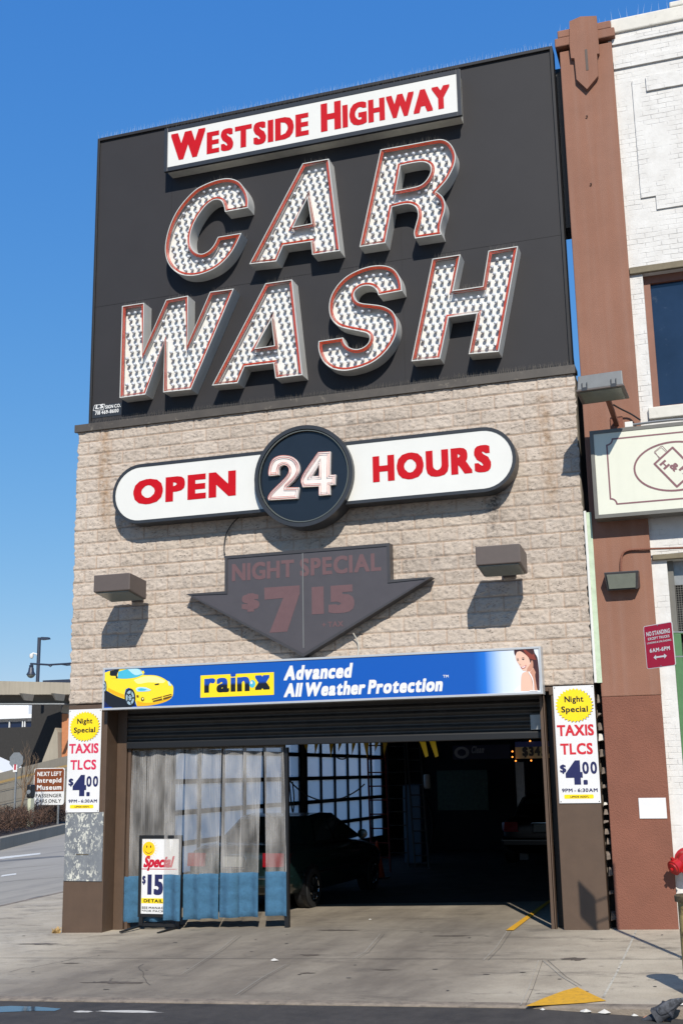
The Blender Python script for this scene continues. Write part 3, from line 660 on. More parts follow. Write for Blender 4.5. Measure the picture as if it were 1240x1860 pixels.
# rolling shutter, half hidden by the banner
sh = thing('rolling_shutter', (3.8, .3, 2.5), 'dark ribbed rolling shutter raised under the blue banner', 'shutter')
mb = MB(); prof = []; z = 2.60
while z < 3.1:
    for t in range(7): prof.append((.30 + .016 * -math.cos(t / 7 * 2 * math.pi), z + t / 7 * .095))
    z += .095
for i in range(len(prof) - 1):
    (ya, za), (yb, zb) = prof[i], prof[i + 1]; mb.add([(.80, ya, za), (6.83, ya, za), (6.83, yb, zb), (.80, yb, zb)], [(0, 1, 2, 3)])
obj('slats', mb, 'shutter', sh, smooth=True)
mb = MB(); mb.box(.80, 6.83, .27, .335, 2.515, 2.605); obj('bottom_bar', mb, 'black_metal', sh, bevel=.01)
mb = MB(); mb.box(6.68, 6.82, .262, .268, 2.63, 2.82); obj('pull_plate', mb, 'galv', sh)
# glazed roll-up doors in the avenue side wall
def glazed(y0, y1, label):
    t = thing('glazed_side_door', (.2, (y0 + y1) / 2, .5), label, 'garage door', 'glazed doors in the avenue side wall'); n_ = round((y1 - y0) / 1.02); mb = MB()
    ys = [y0 + (y1 - y0) * i / n_ for i in range(n_ + 1)]; zz = [.5, 1.01, 1.52, 2.03, 2.54, 3.05]
    for y in ys: mb.box(.16, .225, y - .045, y + .045, .5, 3.05)
    for z in zz: mb.box(.162, .223, y0 + .046, y1 - .046, z - .04, z + .04)
    obj('frame', mb, 'black_metal', t)
    for i in range(n_):
        for j in range(5): obj('pane', MB().box(.185, .193, ys[i] + .04, ys[i + 1] - .04, zz[j] + .035, zz[j + 1] - .035), 'cloudy_pane', t)
glazed(3.02, 9.1, 'black framed glazed garage door behind the strip curtain'); glazed(9.5, 15.38, 'black framed glazed garage door beyond the dark sedan and bare of curtain')

# ================================================================== BILLBOARD AND ITS LETTERS
PY = .03                                          # face of the black panel
bb = thing('billboard', (3.84, PY, BH + .08), 'big black metal billboard panel above the block wall', 'billboard')
bx0, bx1, bz0, bz1 = .165, 7.535, BH + .09, 12.28
mb = MB(); mb.box(bx0 + .04, bx1 - .04, PY, PY + .1, bz0 + .04, bz1 - .05); pnl = obj('panel', mb, 'sign_black', bb)
mb = MB(); mb.box(bx0, bx0 + .04, PY - .03, PY + .2, bz0, bz1); mb.box(bx1 - .04, bx1, PY - .03, PY + .2, bz0, bz1); mb.box(bx0 + .04, bx1 - .04, PY - .035, PY + .2, bz1 - .05, bz1); mb.box(bx0 + .04, bx1 - .04, PY - .03, PY + .2, bz0, bz0 + .04)
obj('frame', mb, 'sign_trim', bb, bevel=.005)
mb = MB()
for z in (9.35,): mb.box(bx0 + .042, bx1 - .042, PY - .003, PY - .0005, z, z + .006)
for x in (1.5, 5.2): mb.box(x, x + .005, PY - .0028, PY - .0006, bz0 + .05, bz1 - .055)
obj('panel_seam', mb, 'sign_trim', bb)
mb = MB(); mb.box(.3, 7.6, PY + .45, PY + .6, 9.55, 12.2); mb.box(7.54, 7.62, PY + .22, PY + .44, 9.55, 12.0)
for x in (.6, 2.9, 5.2, 7.3):
    mb.bar((x, PY + .3, bz0 - .1), (x, PY + .3, 12.2), .12); mb.bar((x, PY + .3, 11), (x, PY + 2.6, BH - .1), .08)
obj('support_frame', mb, 'black_metal', bb)
mb = spikes([(bx0, PY, bz1), (bx1, PY, bz1)], .12, .03, lean=.25); spikes([(bx0, PY + .1, bz1), (bx1, PY + .1, bz1)], .12, .05, lean=.3, mb=mb); obj('bird_spikes', mb, 'spike_clear', bb, kind='stuff')
c3 = cr((140, 420), 2.48)
mb = MB(); a, b = XZ(c3(68, 838), PY), XZ(c3(203, 772), PY); mb.box(a[0], b[0], PY - .006, PY - .001, min(a[1], b[1]) - .02, max(a[1], b[1])); obj('maker_plate', mb, 'disc_rim', bb)
mb = MB(); y = PY - .009
a, b = XZ(c3(128, 800), y), XZ(c3(198, 785), y); text("SIGN CO.", a[0], b[0], a[1], a[1] + .055, y, (.03, .02), mb=mb)
a, b = XZ(c3(83, 804), y), XZ(c3(118, 787), y); text("LS", a[0], b[0], a[1] + .01, a[1] + .08, y, (.05, .03), shear=.2, mb=mb)
a, b = XZ(c3(82, 828), y), XZ(c3(188, 806), y); text("718 469-8600", a[0], b[0], a[1], a[1] + .06, y, (.03, .02), mb=mb)
for k_ in range(4):
    q = [XZ(c3(*p), y) for p in ((74, 808), (80, 784), (126, 779), (120, 804))]; p0, p1 = q[k_], q[(k_ + 1) % 4]; mb.bar((p0[0], y, p0[1]), (p1[0], y, p1[1]), .008, .002, up=(0, 1, 0))
obj('lettering', mb, 'white_print', bb)

LD = .25                                          # depth of the open letter cans
def channel_letter(ch, label, crop, outer, holes, spk):
    f = cr(*crop); y0 = PY - LD
    out = smoothp([XZ(f(*p), y0) for p in outer]); hs = [smoothp([XZ(f(*p), y0) for p in h]) for h in holes]
    if area(out) < 0: out.reverse()
    for h in hs:
        if area(h) > 0: h.reverse()
    xs_ = [p[0] for p in out]; zs_ = [p[1] for p in out]
    t = thing('channel_letter', ((min(xs_) + max(xs_)) / 2, PY, min(zs_)), label, 'sign letter', 'bulb lit letters on the billboard')
    mb = MB(); w_ = .012
    for lp in [out] + hs:                         # metal returns with a thin wall; copper inside
        inn = inset(lp, w_) if area(lp) > 0 else inset(lp, -w_); k = len(lp); yb = PY - .0015
        mb.add([(q[0], y, q[1]) for y in (y0, yb) for q in lp], [(i, k + i, k + (i + 1) % k, (i + 1) % k) for i in range(k)], 0)
        mb.add([(q[0], y0, q[1]) for l in (lp, inn) for q in l], [(i, (i + 1) % k, k + (i + 1) % k, k + i) for i in range(k)], 0)
        mb.add([(q[0], y, q[1]) for y in (y0, y0 + .045) for q in inn], [((i + 1) % k, k + (i + 1) % k, k + i, i) for i in range(k)], 1)
        mb.add([(q[0], y, q[1]) for y in (y0 + .045, y0 + .112) for q in inn], [((i + 1) % k, k + (i + 1) % k, k + i, i) for i in range(k)], 0)
    obj('can', mb, ['letter_side', 'letter_inner'], t)
    inn = inset(out, w_ * .5); ih = [inset(h, -w_ * .5) for h in hs]
    mb = MB(); mb.prism(inn, ih, y0 + .11, y0 + .13, True, False, False); obj('back_face', mb, 'letter_face', t)
    mb = MB()
    for lp in [out] + hs:
        s = 1 if area(lp) > 0 else -1
        for d, yy in ((.027, .010), (.044, .020)):
            q = inset(lp, s * d); mb.tube([(p[0], y0 + yy, p[1]) for p in q], .0082, 6, closed=True)
    obj('neon_tube', mb, 'neon', t, smooth=True)
    # bulbs on a staggered lattice, kept clear of the rim
    pts = []; rz, cz_ = .104, .106; r = 0; z = max(zs_) - .125
    while z > min(zs_):
        x = min(xs_) - .2 + (r % 2) * cz_ / 2 - .24 * (max(zs_) - z) % cz_
        while x < max(xs_):
            if inside((x, z), out) and not any(inside((x, z), h) for h in hs) and dist((x, z), out) > .062 and all(dist((x, z), h) > .062 for h in hs): pts.append((x, z))
            x += cz_
        z -= rz; r += 1
    random.shuffle(pts); me = None
    for i, (x, z) in enumerate(pts[:100]):
        o = bpy.data.objects.new('bulb', BULB); COL.objects.link(o); o.parent = t; o.location = Vector((x, y0 + .11, z)) - WL[t.name]; o.rotation_euler = (random.uniform(-.08, .08), random.uniform(-.08, .08), 0)
    if len(pts) > 100:
        mb = MB()
        for x, z in pts[100:]: mb.lathe((x, y0 + .11, z), (0, -1, 0), BULBP, 10)
        obj('more_bulbs', mb, 'bulb', t, smooth=True, kind='stuff')
    mb = MB()
    for path in spk:
        q = [XZ(f(*p), y0) for p in path]
        for yy in (.04, .12, .2): spikes([(p[0], y0 + yy, p[1]) for p in q], .10, .028, .0024, lean=.3, mb=mb)
    if spk: obj('bird_spikes', mb, 'spike', t, kind='stuff')
    print(ch, len(pts))
BULBP = [(0, .016), (.014, .017), (.016, .014), (.028, .022), (.042, .0265), (.056, .024), (.065, .014), (.068, .003)]
_m = MB(); _m.lathe((0, 0, 0), (0, -1, 0), BULBP, 12)
_m.mi = [1 if sum(_m.v[i][1] for i in f) / len(f) > -.017 else 0 for f in _m.f]
_t = obj('bulb', _m, ['bulb', 'socket'], smooth=True, local=True); BULB = _t.data; bpy.data.objects.remove(_t)
channel_letter('C', 'bulb lit white letter C starting the upper word CAR', ((290, 310), 6.526),
    [(1045, 440), (1050, 350), (1032, 265), (995, 195), (945, 135), (880, 102), (800, 90), (700, 104), (600, 135), (500, 180), (425, 225), (330, 315), (240, 425), (170, 540), (115, 670), (80, 800), (65, 920), (75, 1020), (110, 1110), (168, 1180), (240, 1225), (330, 1245), (430, 1240), (540, 1210), (650, 1160), (750, 1085), (840, 985), (910, 870), (970, 738), (690, 785),
     (655, 860), (612, 920), (560, 962), (500, 985), (440, 972), (392, 930), (365, 860), (365, 765), (390, 670), (430, 580), (490, 485), (560, 402), (630, 352), (690, 342), (735, 365), (762, 420), (775, 488)], [],
    [[(390, 245), (500, 175), (700, 100), (850, 95)], [(720, 775), (970, 735)]])
channel_letter('A', 'bulb lit white letter A of the upper word CAR, under the long red lettered box', ((440, 270), 6.2),
    [(80, 1300), (680, 165), (972, 113), (1097, 1150), (787, 1195), (772, 1046), (460, 1092), (383, 1268)], [[(733, 552), (573, 880), (778, 842)]], [[(690, 165), (970, 115)]])
channel_letter('R', 'bulb lit white letter R ending the upper word CAR', ((640, 240), 6.2),
    [(78, 1292), (315, 195), (600, 145), (900, 90), (1000, 80), (1070, 105), (1125, 165), (1157, 250), (1150, 350), (1110, 450), (1050, 550), (945, 668), (1010, 725), (1040, 805), (1035, 890), (1005, 990), (988, 1080), (1000, 1152), (703, 1197), (690, 1130), (715, 1030), (735, 950), (728, 880), (700, 835), (640, 810), (560, 815), (445, 842), (368, 1248)],
    [[(540, 376), (660, 350), (765, 335), (825, 343), (868, 372), (880, 425), (860, 490), (810, 560), (740, 605), (620, 632), (488, 657)]], [[(320, 190), (900, 88), (1080, 110)], [(590, 640), (740, 605)]])
channel_letter('W', 'bulb lit white letter W starting the lower word WASH', ((210, 510), 5.391),
    [(65, 247), (280, 215), (270, 700), (495, 185), (710, 145), (703, 622), (925, 108), (1158, 76), (738, 1064), (467, 1092), (480, 590), (292, 1113), (41, 1147)], [], [[(75, 245), (280, 215)], [(500, 185), (708, 146)], [(930, 108), (1155, 78)]])
channel_letter('A', 'bulb lit white letter A of the lower word WASH, between W and S', ((380, 490), 6.526),
    [(33, 1372), (667, 160), (981, 115), (1102, 1247), (785, 1287), (760, 1108), (420, 1148), (337, 1342)], [[(735, 590), (548, 930), (770, 896)]], [[(675, 160), (980, 116)]])
channel_letter('S', 'bulb lit white letter S curving in the lower word WASH', ((570, 470), 6.889),
    [(1100, 400), (1090, 300), (1065, 220), (1020, 150), (950, 102), (850, 82), (740, 87), (620, 115), (500, 165), (400, 225), (310, 310), (240, 410), (200, 510), (188, 620), (205, 720), (250, 797), (320, 848), (430, 880), (560, 905), (650, 928), (690, 962), (695, 1010), (668, 1065), (610, 1110), (540, 1130), (470, 1120), (410, 1085), (375, 1035), (365, 985), (58, 1030), (55, 1110), (75, 1200), (120, 1290), (190, 1353), (280, 1390), (390, 1400), (510, 1380), (640, 1340), (760, 1280), (870, 1190), (960, 1080), (1020, 960), (1040, 850), (1030, 750), (985, 662), (910, 610), (820, 582), (700, 567), (600, 555), (540, 530), (507, 482), (505, 430), (530, 388), (590, 347), (670, 335), (740, 353), (785, 400), (805, 455)], [],
    [[(450, 190), (620, 112), (850, 80), (1000, 130)], [(90, 1025), (365, 985)], [(480, 1122), (610, 1108)]])
channel_letter('H', 'bulb lit white letter H ending the lower word WASH', ((740, 430), 5.636),
    [(38, 1275), (253, 225), (540, 181), (466, 548), (766, 505), (825, 143), (1127, 95), (930, 1177), (623, 1202), (705, 785), (420, 825), (330, 1247)], [], [[(260, 222), (540, 182)], [(500, 543), (760, 505)], [(830, 142), (1125, 96)]])

# box sign above the letters
def fit(pts, y):
    q = [P(u_, v_, y) for u_, v_ in pts]; l = (q[0][0] + q[3][0]) / 2; r = (q[1][0] + q[2][0]) / 2; t = (q[0][2] + q[1][2]) / 2; b = (q[2][2] + q[3][2]) / 2; return l, r, b, t
y = PY - .25; l, r, b, t = fit([(300, 232), (834.5, 129), (839, 211), (297, 308)], y)
ns = thing('box_sign', ((l + r) / 2, PY, b), 'long white box sign with red capitals across the top of the black billboard', 'sign')
mb = MB(); mb.box(l + .035, r - .035, y + .012, PY - .001, b + .0, t - .0); obj('box', mb, 'box_side', ns)
mb = MB(); F_ = .06
mb.box(l, l + F_, y, y + .05, b - .01, t + .01); mb.box(r - F_, r, y, y + .05, b - .01, t + .01); mb.box(l + F_, r - F_, y + .001, y + .05, b - .01, b + F_); mb.box(l + F_, r - F_, y + .001, y + .05, t - F_, t + .01); obj('frame', mb, 'disc_rim', ns, bevel=.004)
mb = MB(); mb.box(l + F_, r - F_, y + .006, y + .02, b + F_, t - F_); obj('face', mb, 'acrylic_white', ns)
c1 = cr((140, 60), 2.48); c2 = cr((600, 60), 2.48); ty = y + .002; mb = MB()
a = XZ(c1(448, 568), ty); bq = XZ(c1(1042, 462), ty); tw = XZ(c1(425, 448), ty)
hz = XZ(c1(1098, 440), ty); h1 = XZ(c2(532, 340), ty); bz_ = (a[1] + bq[1]) / 2; ch_ = tw[1] - a[1]
text("WESTSIDE", tw[0], XZ(c1(1042, 352), ty)[0], bz_, bz_ + ch_ * .99, ty, (.068, .035), .055, small=.80, mb=mb)
text("HIGHWAY", hz[0], XZ(c2(534, 235), ty)[0], bz_, bz_ + ch_ * .99, ty, (.068, .035), .055, small=.80, mb=mb); obj('lettering', mb, 'vinyl_red', ns)
mb = spikes([(l, y + .05, t + .01), (r, y + .05, t + .01)], .1, .03); obj('bird_spikes', mb, 'spike', ns, kind='stuff')

# ================================================================== SIGNS ON THE BLOCK WALL
# pill shaped sign with a round clock-like disc
y = -.28; c5 = cr((120, 740), 2.296); c6 = cr((600, 740), 2.296)
pl = P(205, 890, y)[0]; pr = P(937, 842, y)[0]
qt = P(700, 797, y)[2], P(400, 830, y)[2]; qb = P(400, 935, y)[2], P(800, 895, y)[2]; zt = sum(qt) / 2; zb = sum(qb) / 2
def pill(x0, x1, z0, z1, k=18):
    r = (z1 - z0) / 2; o = [(x1 - r + r * math.sin(math.pi * i / k), z0 + r - r * math.cos(math.pi * i / k)) for i in range(k + 1)]
    return o + [(x0 + r - r * math.sin(math.pi * i / k), z1 - r + r * math.cos(math.pi * i / k)) for i in range(k + 1)]
hs_ = thing('hours_sign', ((pl + pr) / 2, 0, zb), 'white pill shaped sign with red words and a black disc in its middle', 'sign')
mb = MB(); o_ = pill(pl, pr, zb - .03, zt + .02); mb.prism(o_, [pill(pl + .045, pr - .045, zb + .015, zt - .025)], y, y + .02); mb.prism(o_, [], y + .0205, -.03, True, True, True)
obj('case', mb, 'disc_rim', hs_, smooth=True)
mb = MB(); mb.prism(pill(pl + .043, pr - .043, zb + .013, zt - .023), [], y + .008, y + .02, True, False, False); obj('face', mb, 'acrylic_white', hs_)
mb = MB(); ty = y + .004
a, b = XZ(c5(280, 400), ty), XZ(c5(708, 350), ty); t1 = XZ(c5(400, 285), ty); zz0 = XZ(c5(402, 396), ty)[1]; text("OPEN", a[0], b[0], zz0, XZ(c5(402, 291), ty)[1], ty, (.060, .045), .075, mb=mb); obj('lettering', mb, 'vinyl_red', hs_); mb = MB()
zz0 = XZ(c6(176, 313), ty)[1]; text("HOURS", XZ(c6(176, 260), ty)[0], XZ(c6(668, 220), ty)[0], zz0, XZ(c6(176, 203), ty)[1], ty, (.060, .045), .075, mb=mb); obj('lettering', mb, 'vinyl_red', hs_)
mb = spikes([(pl + .5, y + .1, zt + .02), (pr - .45, y + .1, zt + .02)], .06, .03); obj('bird_spikes', mb, 'spike', hs_, kind='stuff')
yd = -.37; q = [P(462, 858, yd), P(640, 852, yd), P(551, 772, yd), P(548, 957, yd)]
dcx = (q[0][0] + q[1][0]) / 2; dcz = (q[2][2] + q[3][2]) / 2; dr = ((q[1][0] - q[0][0]) + (q[2][2] - q[3][2])) / 4
cir = lambda r, k=56: [(dcx + r * math.cos(2 * math.pi * i / k), dcz + r * math.sin(2 * math.pi * i / k)) for i in range(k)]
mb = MB(); mb.prism(cir(dr), [cir(dr * .925)], yd, -.05, True, True, True); d_ = obj('disc_case', mb, 'disc_rim', hs_, smooth=True)
mb = MB(); mb.prism(cir(dr * .93), [], yd + .05, yd + .07, True, False, False); obj('disc_face', mb, 'disc_black', hs_)
mb = MB(); mb.tube([(p[0], yd + .02, p[1]) for p in cir(dr * .90)], .010, 6, closed=True)
for i in range(8):
    t = 2 * math.pi * (i + .5) / 8; mb.tube([(dcx + dr * .90 * math.cos(t), yd + .02, dcz + dr * .90 * math.sin(t)), (dcx + dr * .90 * math.cos(t), yd + .06, dcz + dr * .90 * math.sin(t))], .012, 6)
obj('ring_tube', mb, 'steel_tube', d_, smooth=True)
c24 = cr((460, 770), 6.526); yn = yd - .02
def outl(pts): return smoothp([XZ(c24(*p), yn) for p in pts])
two = outl([(175, 612), (178, 545), (200, 460), (240, 405), (300, 375), (370, 368), (440, 380), (495, 415), (530, 470), (542, 540), (525, 600), (480, 660), (425, 710), (400, 735), (395, 748), (538, 748), (518, 880), (172, 900), (172, 860), (210, 800), (290, 720), (370, 640), (410, 580), (415, 530), (390, 492), (350, 482), (315, 500), (300, 545), (298, 600)])
four = outl([(765, 330), (908, 322), (900, 600), (970, 596), (962, 715), (905, 722), (903, 835), (770, 845), (770, 735), (575, 745), (572, 620)]); fhole = [XZ(c24(*p), yn) for p in ((775, 480), (690, 615), (772, 612))]
mb = MB(); mb.prism(two, [], yn + .02, yd + .048); mb.prism(four, [fhole], yn + .02, yd + .048); obj('numerals', mb, 'numeral_white', hs_)
mb = MB()
for lp in (two, four, fhole):
    s = 1 if lp is not fhole else -1
    for d in (.008, .034): q_ = inset(lp, s * d); mb.tube([(p[0], yn + .002, p[1]) for p in q_], .0045, 6, closed=True)
obj('neon_tube', mb, 'neon_pale', hs_, smooth=True)

# unlit arrow sign
y = -.20; A_ = [XZ(c5(*p), y) for p in ((662, 618), (1237, 574))]; tl = XZ(c5(662, 618), y); tr_ = XZ((707, 987), y); la = XZ(c5(500, 778), y); ra = XZ((784, 1050), y); tip = XZ((551, 1193), y); ml = XZ(c5(662, 765), y); mrr = XZ(c6(232, 716), y)
ztop = (tl[1] + tr_[1]) / 2; zsh = (la[1] + ra[1] + ml[1] + mrr[1]) / 4
ar = [(tl[0], ztop), (tl[0], zsh), (la[0], zsh), (tip[0], tip[1]), (ra[0], zsh), (tr_[0], zsh), (tr_[0], ztop)]
at_ = thing('arrow_sign', (tip[0], 0, tip[1]), 'unlit dark grey arrow shaped sign pointing down at the door', 'sign')
if area(ar) < 0: ar.reverse()
ain = inset(ar, .04)
mb = MB(); mb.prism(ar, [ain], y, y + .03); mb.prism(ar, [], y + .031, -.03); obj('case', mb, 'arrow_rim', at_)
mb = MB(); mb.prism(ain, [], y + .012, y + .03, True, False, False); obj('face', mb, 'arrow_face', at_)
mb = MB(); mb.box(tip[0] - .007, tip[0] + .007, y + .005, y + .0115, tip[1] + .12, ztop - .042); obj('face_seam', mb, 'lamp_grey', at_)
mb = MB(); ty = y + .009
z0_ = XZ(c5(695, 725), ty)[1]; z1_ = XZ(c5(695, 652), ty)[1]; text("NIGHT SPECIAL", XZ(c5(692, 690), ty)[0], XZ(c6(210, 640), ty)[0], z0_ - .0, z1_, ty, (.04, .03), .07, mb=mb)
z0_ = XZ(c5(770, 850), ty)[1]; text("$", XZ(c5(733, 810), ty)[0], XZ(c5(806, 810), ty)[0], XZ(c5(770, 842), ty)[1], XZ(c5(770, 775), ty)[1], ty, (.07, .05), mb=mb)
sv = [XZ(c5(*p), ty) for p in ((826, 752), (974, 742), (974, 775), (922, 935), (848, 940), (905, 795), (828, 802))]; mb.flat(sv, ty)
text("15", XZ(c6(-128, 800), ty)[0] + .93 * 0, XZ(c6(100, 800), ty)[0], XZ(c6(0, 855), ty)[1], XZ(c6(0, 740), ty)[1], ty, (.09, .07), .08, mb=mb) if False else text("15", XZ((566, 1085), ty)[0], XZ((643, 1085), ty)[0], XZ((600, 1114), ty)[1], XZ((600, 1063), ty)[1], ty, (.08, .06), .1, mb=mb)
text("+ TAX", XZ((585, 1135), ty)[0], XZ((623, 1133), ty)[0], XZ((600, 1139), ty)[1], XZ((600, 1129), ty)[1], ty, (.03, .02), mb=mb); obj('lettering', mb, 'arrow_text', at_)
mb = spikes([(tl[0], y + .08, ztop), (tr_[0], y + .08, ztop)], .05, .03); spikes([(tr_[0], y + .08, zsh), (ra[0] - .05, y + .08, zsh)], .05, .04, mb=mb); obj('bird_spikes', mb, 'spike', at_, kind='stuff')
# cables of the signs
def cable(name, pts, r, m, **kw):
    p = [np.array(q, float) for q in pts]; out = []
    for i in range(len(p) - 1):
        a, b, c, d = p[max(i - 1, 0)], p[i], p[i + 1], p[min(i + 2, len(p) - 1)]
        for t in np.linspace(0, 1, 6, endpoint=False): out.append(.5 * (2 * b + (c - a) * t + (2 * a - 5 * b + 4 * c - d) * t * t + (3 * b - a - 3 * c + d) * t ** 3))
    out.append(p[-1]); mb = MB(); mb.tube(out, r, 6); return obj(name, mb, m, smooth=True, **kw)
mb = MB(); q = P(462, 929, -.12); mb.box(q[0] - .09, q[0] + .09, -.2, -.03, q[2] - .03, q[2] + .035); b_ = obj('junction_box', mb, 'disc_rim', bevel=.006, label='small dark junction box under the white pill sign', category='box')
cable('power_cable', [P(445, 932, -.1), P(425, 948, -.05), P(411, 970, -.045), P(407, 995, -.05), P(409, 1008, -.1)], .008, 'cable', label='thin dark cable looping from the pill sign to the arrow sign', category='cable')
cable('power_cable', [P(641, 1150, -.1), P(648, 1162, -.06), P(651, 1176, -.05), P(650, 1190, -.06)], .009, 'cable_white', label='short grey cable hanging from the right of the arrow sign', category='cable')

# shoebox lamps
def shoebox(loc, label):
    t = thing('wall_lamp', loc, label, 'wall lamp', 'shoebox lamps on the block wall')
    w, h, d0, d1 = .285, .27, -.80, -.30
    mb = MB(); f_ = .07; mb.hexa([(-w, d0, f_), (w, d0, f_), (w, d1, 0), (-w, d1, 0), (-w, d0, h + f_ * .6), (w, d0, h + f_ * .6), (w, d1, h), (-w, d1, h)]); obj('housing', mb, 'lamp_bronze', t, local=True, bevel=.012)
    mb = MB(); k_ = .07 / (d1 - d0); zz_ = lambda y_: (d1 - y_) * k_; ya_, yb_ = d0 + .03, d1 - .03; mb.hexa([(-w + .03, ya_, zz_(ya_) - .012), (w - .03, ya_, zz_(ya_) - .012), (w - .03, yb_, zz_(yb_) - .012), (-w + .03, yb_, zz_(yb_) - .012), (-w + .03, ya_, zz_(ya_) - .002), (w - .03, ya_, zz_(ya_) - .002), (w - .03, yb_, zz_(yb_) - .002), (-w + .03, yb_, zz_(yb_) - .002)]); obj('lens', mb, 'lamp_lens', t, local=True)
    mb = MB(); mb.box(-.05, .05, d1 + .001, -.05, .06, .15); mb.box(-.09, .09, -.05, .0, .02, .2); obj('arm', mb, 'lamp_bronze', t, local=True, bevel=.006)
    return t
bl = P(640 + 625 / 2.756, 880 + 402 / 2.756, -.8); br_ = P(640 + 834 / 2.756, 880 + 394 / 2.756, -.8)
w1 = shoebox(((bl[0] + br_[0]) / 2, -.01, (bl[2] + br_[2]) / 2 - .07), 'bronze shoebox wall lamp to the right of the arrow sign')
bl = P(*c5(110, 775), -.8); br_ = P(*c5(262, 758), -.8)
dup(w1, ((bl[0] + br_[0]) / 2 + .02, -.01, (bl[2] + br_[2]) / 2 - .07), 'bronze shoebox wall lamp near the left corner, left of the arrow sign')

# ------------------------------------------------------------------ blue banner over the door
y = -.22; l, r, b, t = fit([(187, 1214.4), (981, 1172.4), (985, 1259), (186, 1291)], y)
bn = thing('banner_sign', ((l + r) / 2, 0, b), 'long blue framed banner with a yellow car and a smiling woman above the door', 'banner')
FW = .028; mb = MB(); mb.box(l, r, y + .02, -.03, b, t); obj('case', mb, 'banner_frame', bn)
mb = MB(); mb.box(l, l + FW, y, y + .019, b, t); mb.box(r - FW, r, y, y + .019, b, t); mb.box(l + FW, r - FW, y + .001, y + .019, b, b + FW); mb.box(l + FW, r - FW, y + .001, y + .019, t - FW, t); obj('frame', mb, 'banner_frame', bn, bevel=.003)
yf = y + .012; xg0, xg1 = P(860, 1220, y)[0], P(905, 1220, y)[0]
grad('banner_print', 0, [(0, (2, 82, 172)), (.25, (20, 108, 205)), (.4, (120, 165, 225)), (.65, (200, 215, 236)), (1, (222, 228, 234))], xg0, xg1 + .25)
mb = MB(); mb.box(l + FW, r - FW, yf, yf + .006, b + FW, t - FW); obj('face', mb, 'banner_print', bn)
ca = cr((180, 1190), 3.647); e1 = lambda pts, yy: [XZ(ca(*p), yy) for p in pts]
mat('p_yel', (246, 216, 40), .4); mat('p_yel2', (226, 172, 14), .4); mat('p_cream', (250, 236, 150), .4); mat('p_cyan', (70, 178, 206), .4); mat('p_pale', (176, 216, 236), .4); mat('p_dark', (18, 22, 30), .4); mat('p_shadow', (8, 24, 78), .4); mat('p_silver', (150, 176, 190), .4); mat('p_brown', (96, 62, 14), .4)
pic = ['p_yel', 'p_yel2', 'p_cream', 'p_cyan', 'p_pale', 'p_dark', 'p_shadow', 'p_silver', 'p_brown']
mb = MB(); lay = [0]
def pf(pts, m, f=e1):
    lay[0] += 1; yy = yf - .0004 * lay[0]; mb.flat(smoothp(f(pts, yy), 50, 3), yy, m)
pf([(34, 200), (36, 345), (250, 338), (200, 290)], 6)
pf([(34, 235), (60, 250), (172, 292), (205, 330), (205, 345), (90, 348), (34, 300)], 5)
pf([(34, 118), (72, 104), (110, 96), (190, 90), (262, 90), (290, 112), (296, 132), (370, 134), (420, 150), (465, 180), (490, 205), (492, 240), (486, 275), (455, 302), (400, 322), (330, 335), (252, 340), (240, 300), (222, 240), (200, 215), (178, 225), (170, 260), (172, 292), (110, 268), (60, 240), (34, 215)], 0)
pf([(250, 300), (300, 315), (380, 310), (450, 285), (488, 258), (484, 275), (455, 302), (400, 322), (330, 335), (252, 340)], 1)
pf([(60, 215), (110, 240), (168, 262), (170, 286), (110, 264), (60, 238)], 1)
pf([(230, 165), (300, 140), (380, 142), (440, 170), (420, 185), (330, 180), (260, 190)], 2)
pf([(74, 104), (110, 96), (135, 96), (120, 130), (128, 154), (110, 152), (72, 132)], 5)
pf([(128, 110), (190, 92), (262, 90), (298, 124), (250, 146), (180, 156), (124, 154)], 3)
pf([(190, 94), (258, 92), (290, 122), (240, 132)], 4)
pf([(282, 108), (296, 102), (302, 118), (290, 126)], 0)
pf([(74, 138), (110, 138), (114, 155), (84, 156)], 0)
pf([(244, 224), (262, 212), (310, 214), (346, 230), (330, 238), (280, 242), (252, 240)], 4)
pf([(256, 226), (280, 218), (320, 228), (300, 236), (266, 236)], 3)
pf([(456, 170), (470, 180), (480, 205), (462, 200)], 4)
pf([(368, 192), (398, 186), (396, 196), (372, 198)], 5)
pf([(350, 290), (480, 256), (482, 276), (440, 292), (360, 310)], 8)
pf([(418, 274), (424, 270), (426, 296), (419, 298)], 0); pf([(350, 298), (482, 264), (482, 268), (352, 303)], 0)
for (cx_, cz_, rx, rz) in ((206, 282, 36, 62), (40, 210, 14, 40)):
    el_ = lambda k_: [(cx_ + rx * k_ * math.cos(q_ / 20 * 2 * math.pi) * (1 if cx_ > 100 else .8), cz_ + rz * k_ * math.sin(q_ / 20 * 2 * math.pi)) for q_ in range(20)]
    pf(el_(1), 5); pf(el_(.76), 7); pf(el_(.45), 5); pf(el_(.3), 7)
    for q_ in range(5):
        a_ = q_ / 5 * 2 * math.pi; pf([(cx_ + rx * .1 * math.cos(a_ + 1.6), cz_ + rz * .1 * math.sin(a_ + 1.6)), (cx_ + rx * .74 * math.cos(a_ + .14), cz_ + rz * .74 * math.sin(a_ + .14)), (cx_ + rx * .74 * math.cos(a_ - .14), cz_ + rz * .74 * math.sin(a_ - .14))], 5)
pf([(278, 284), (292, 276), (302, 290), (290, 302), (280, 298)], 8); pf([(284, 286), (292, 282), (297, 290), (290, 297)], 2); pf([(248, 266), (262, 264), (264, 276), (250, 276)], 8)
obj('car_picture', mb, pic, bn)
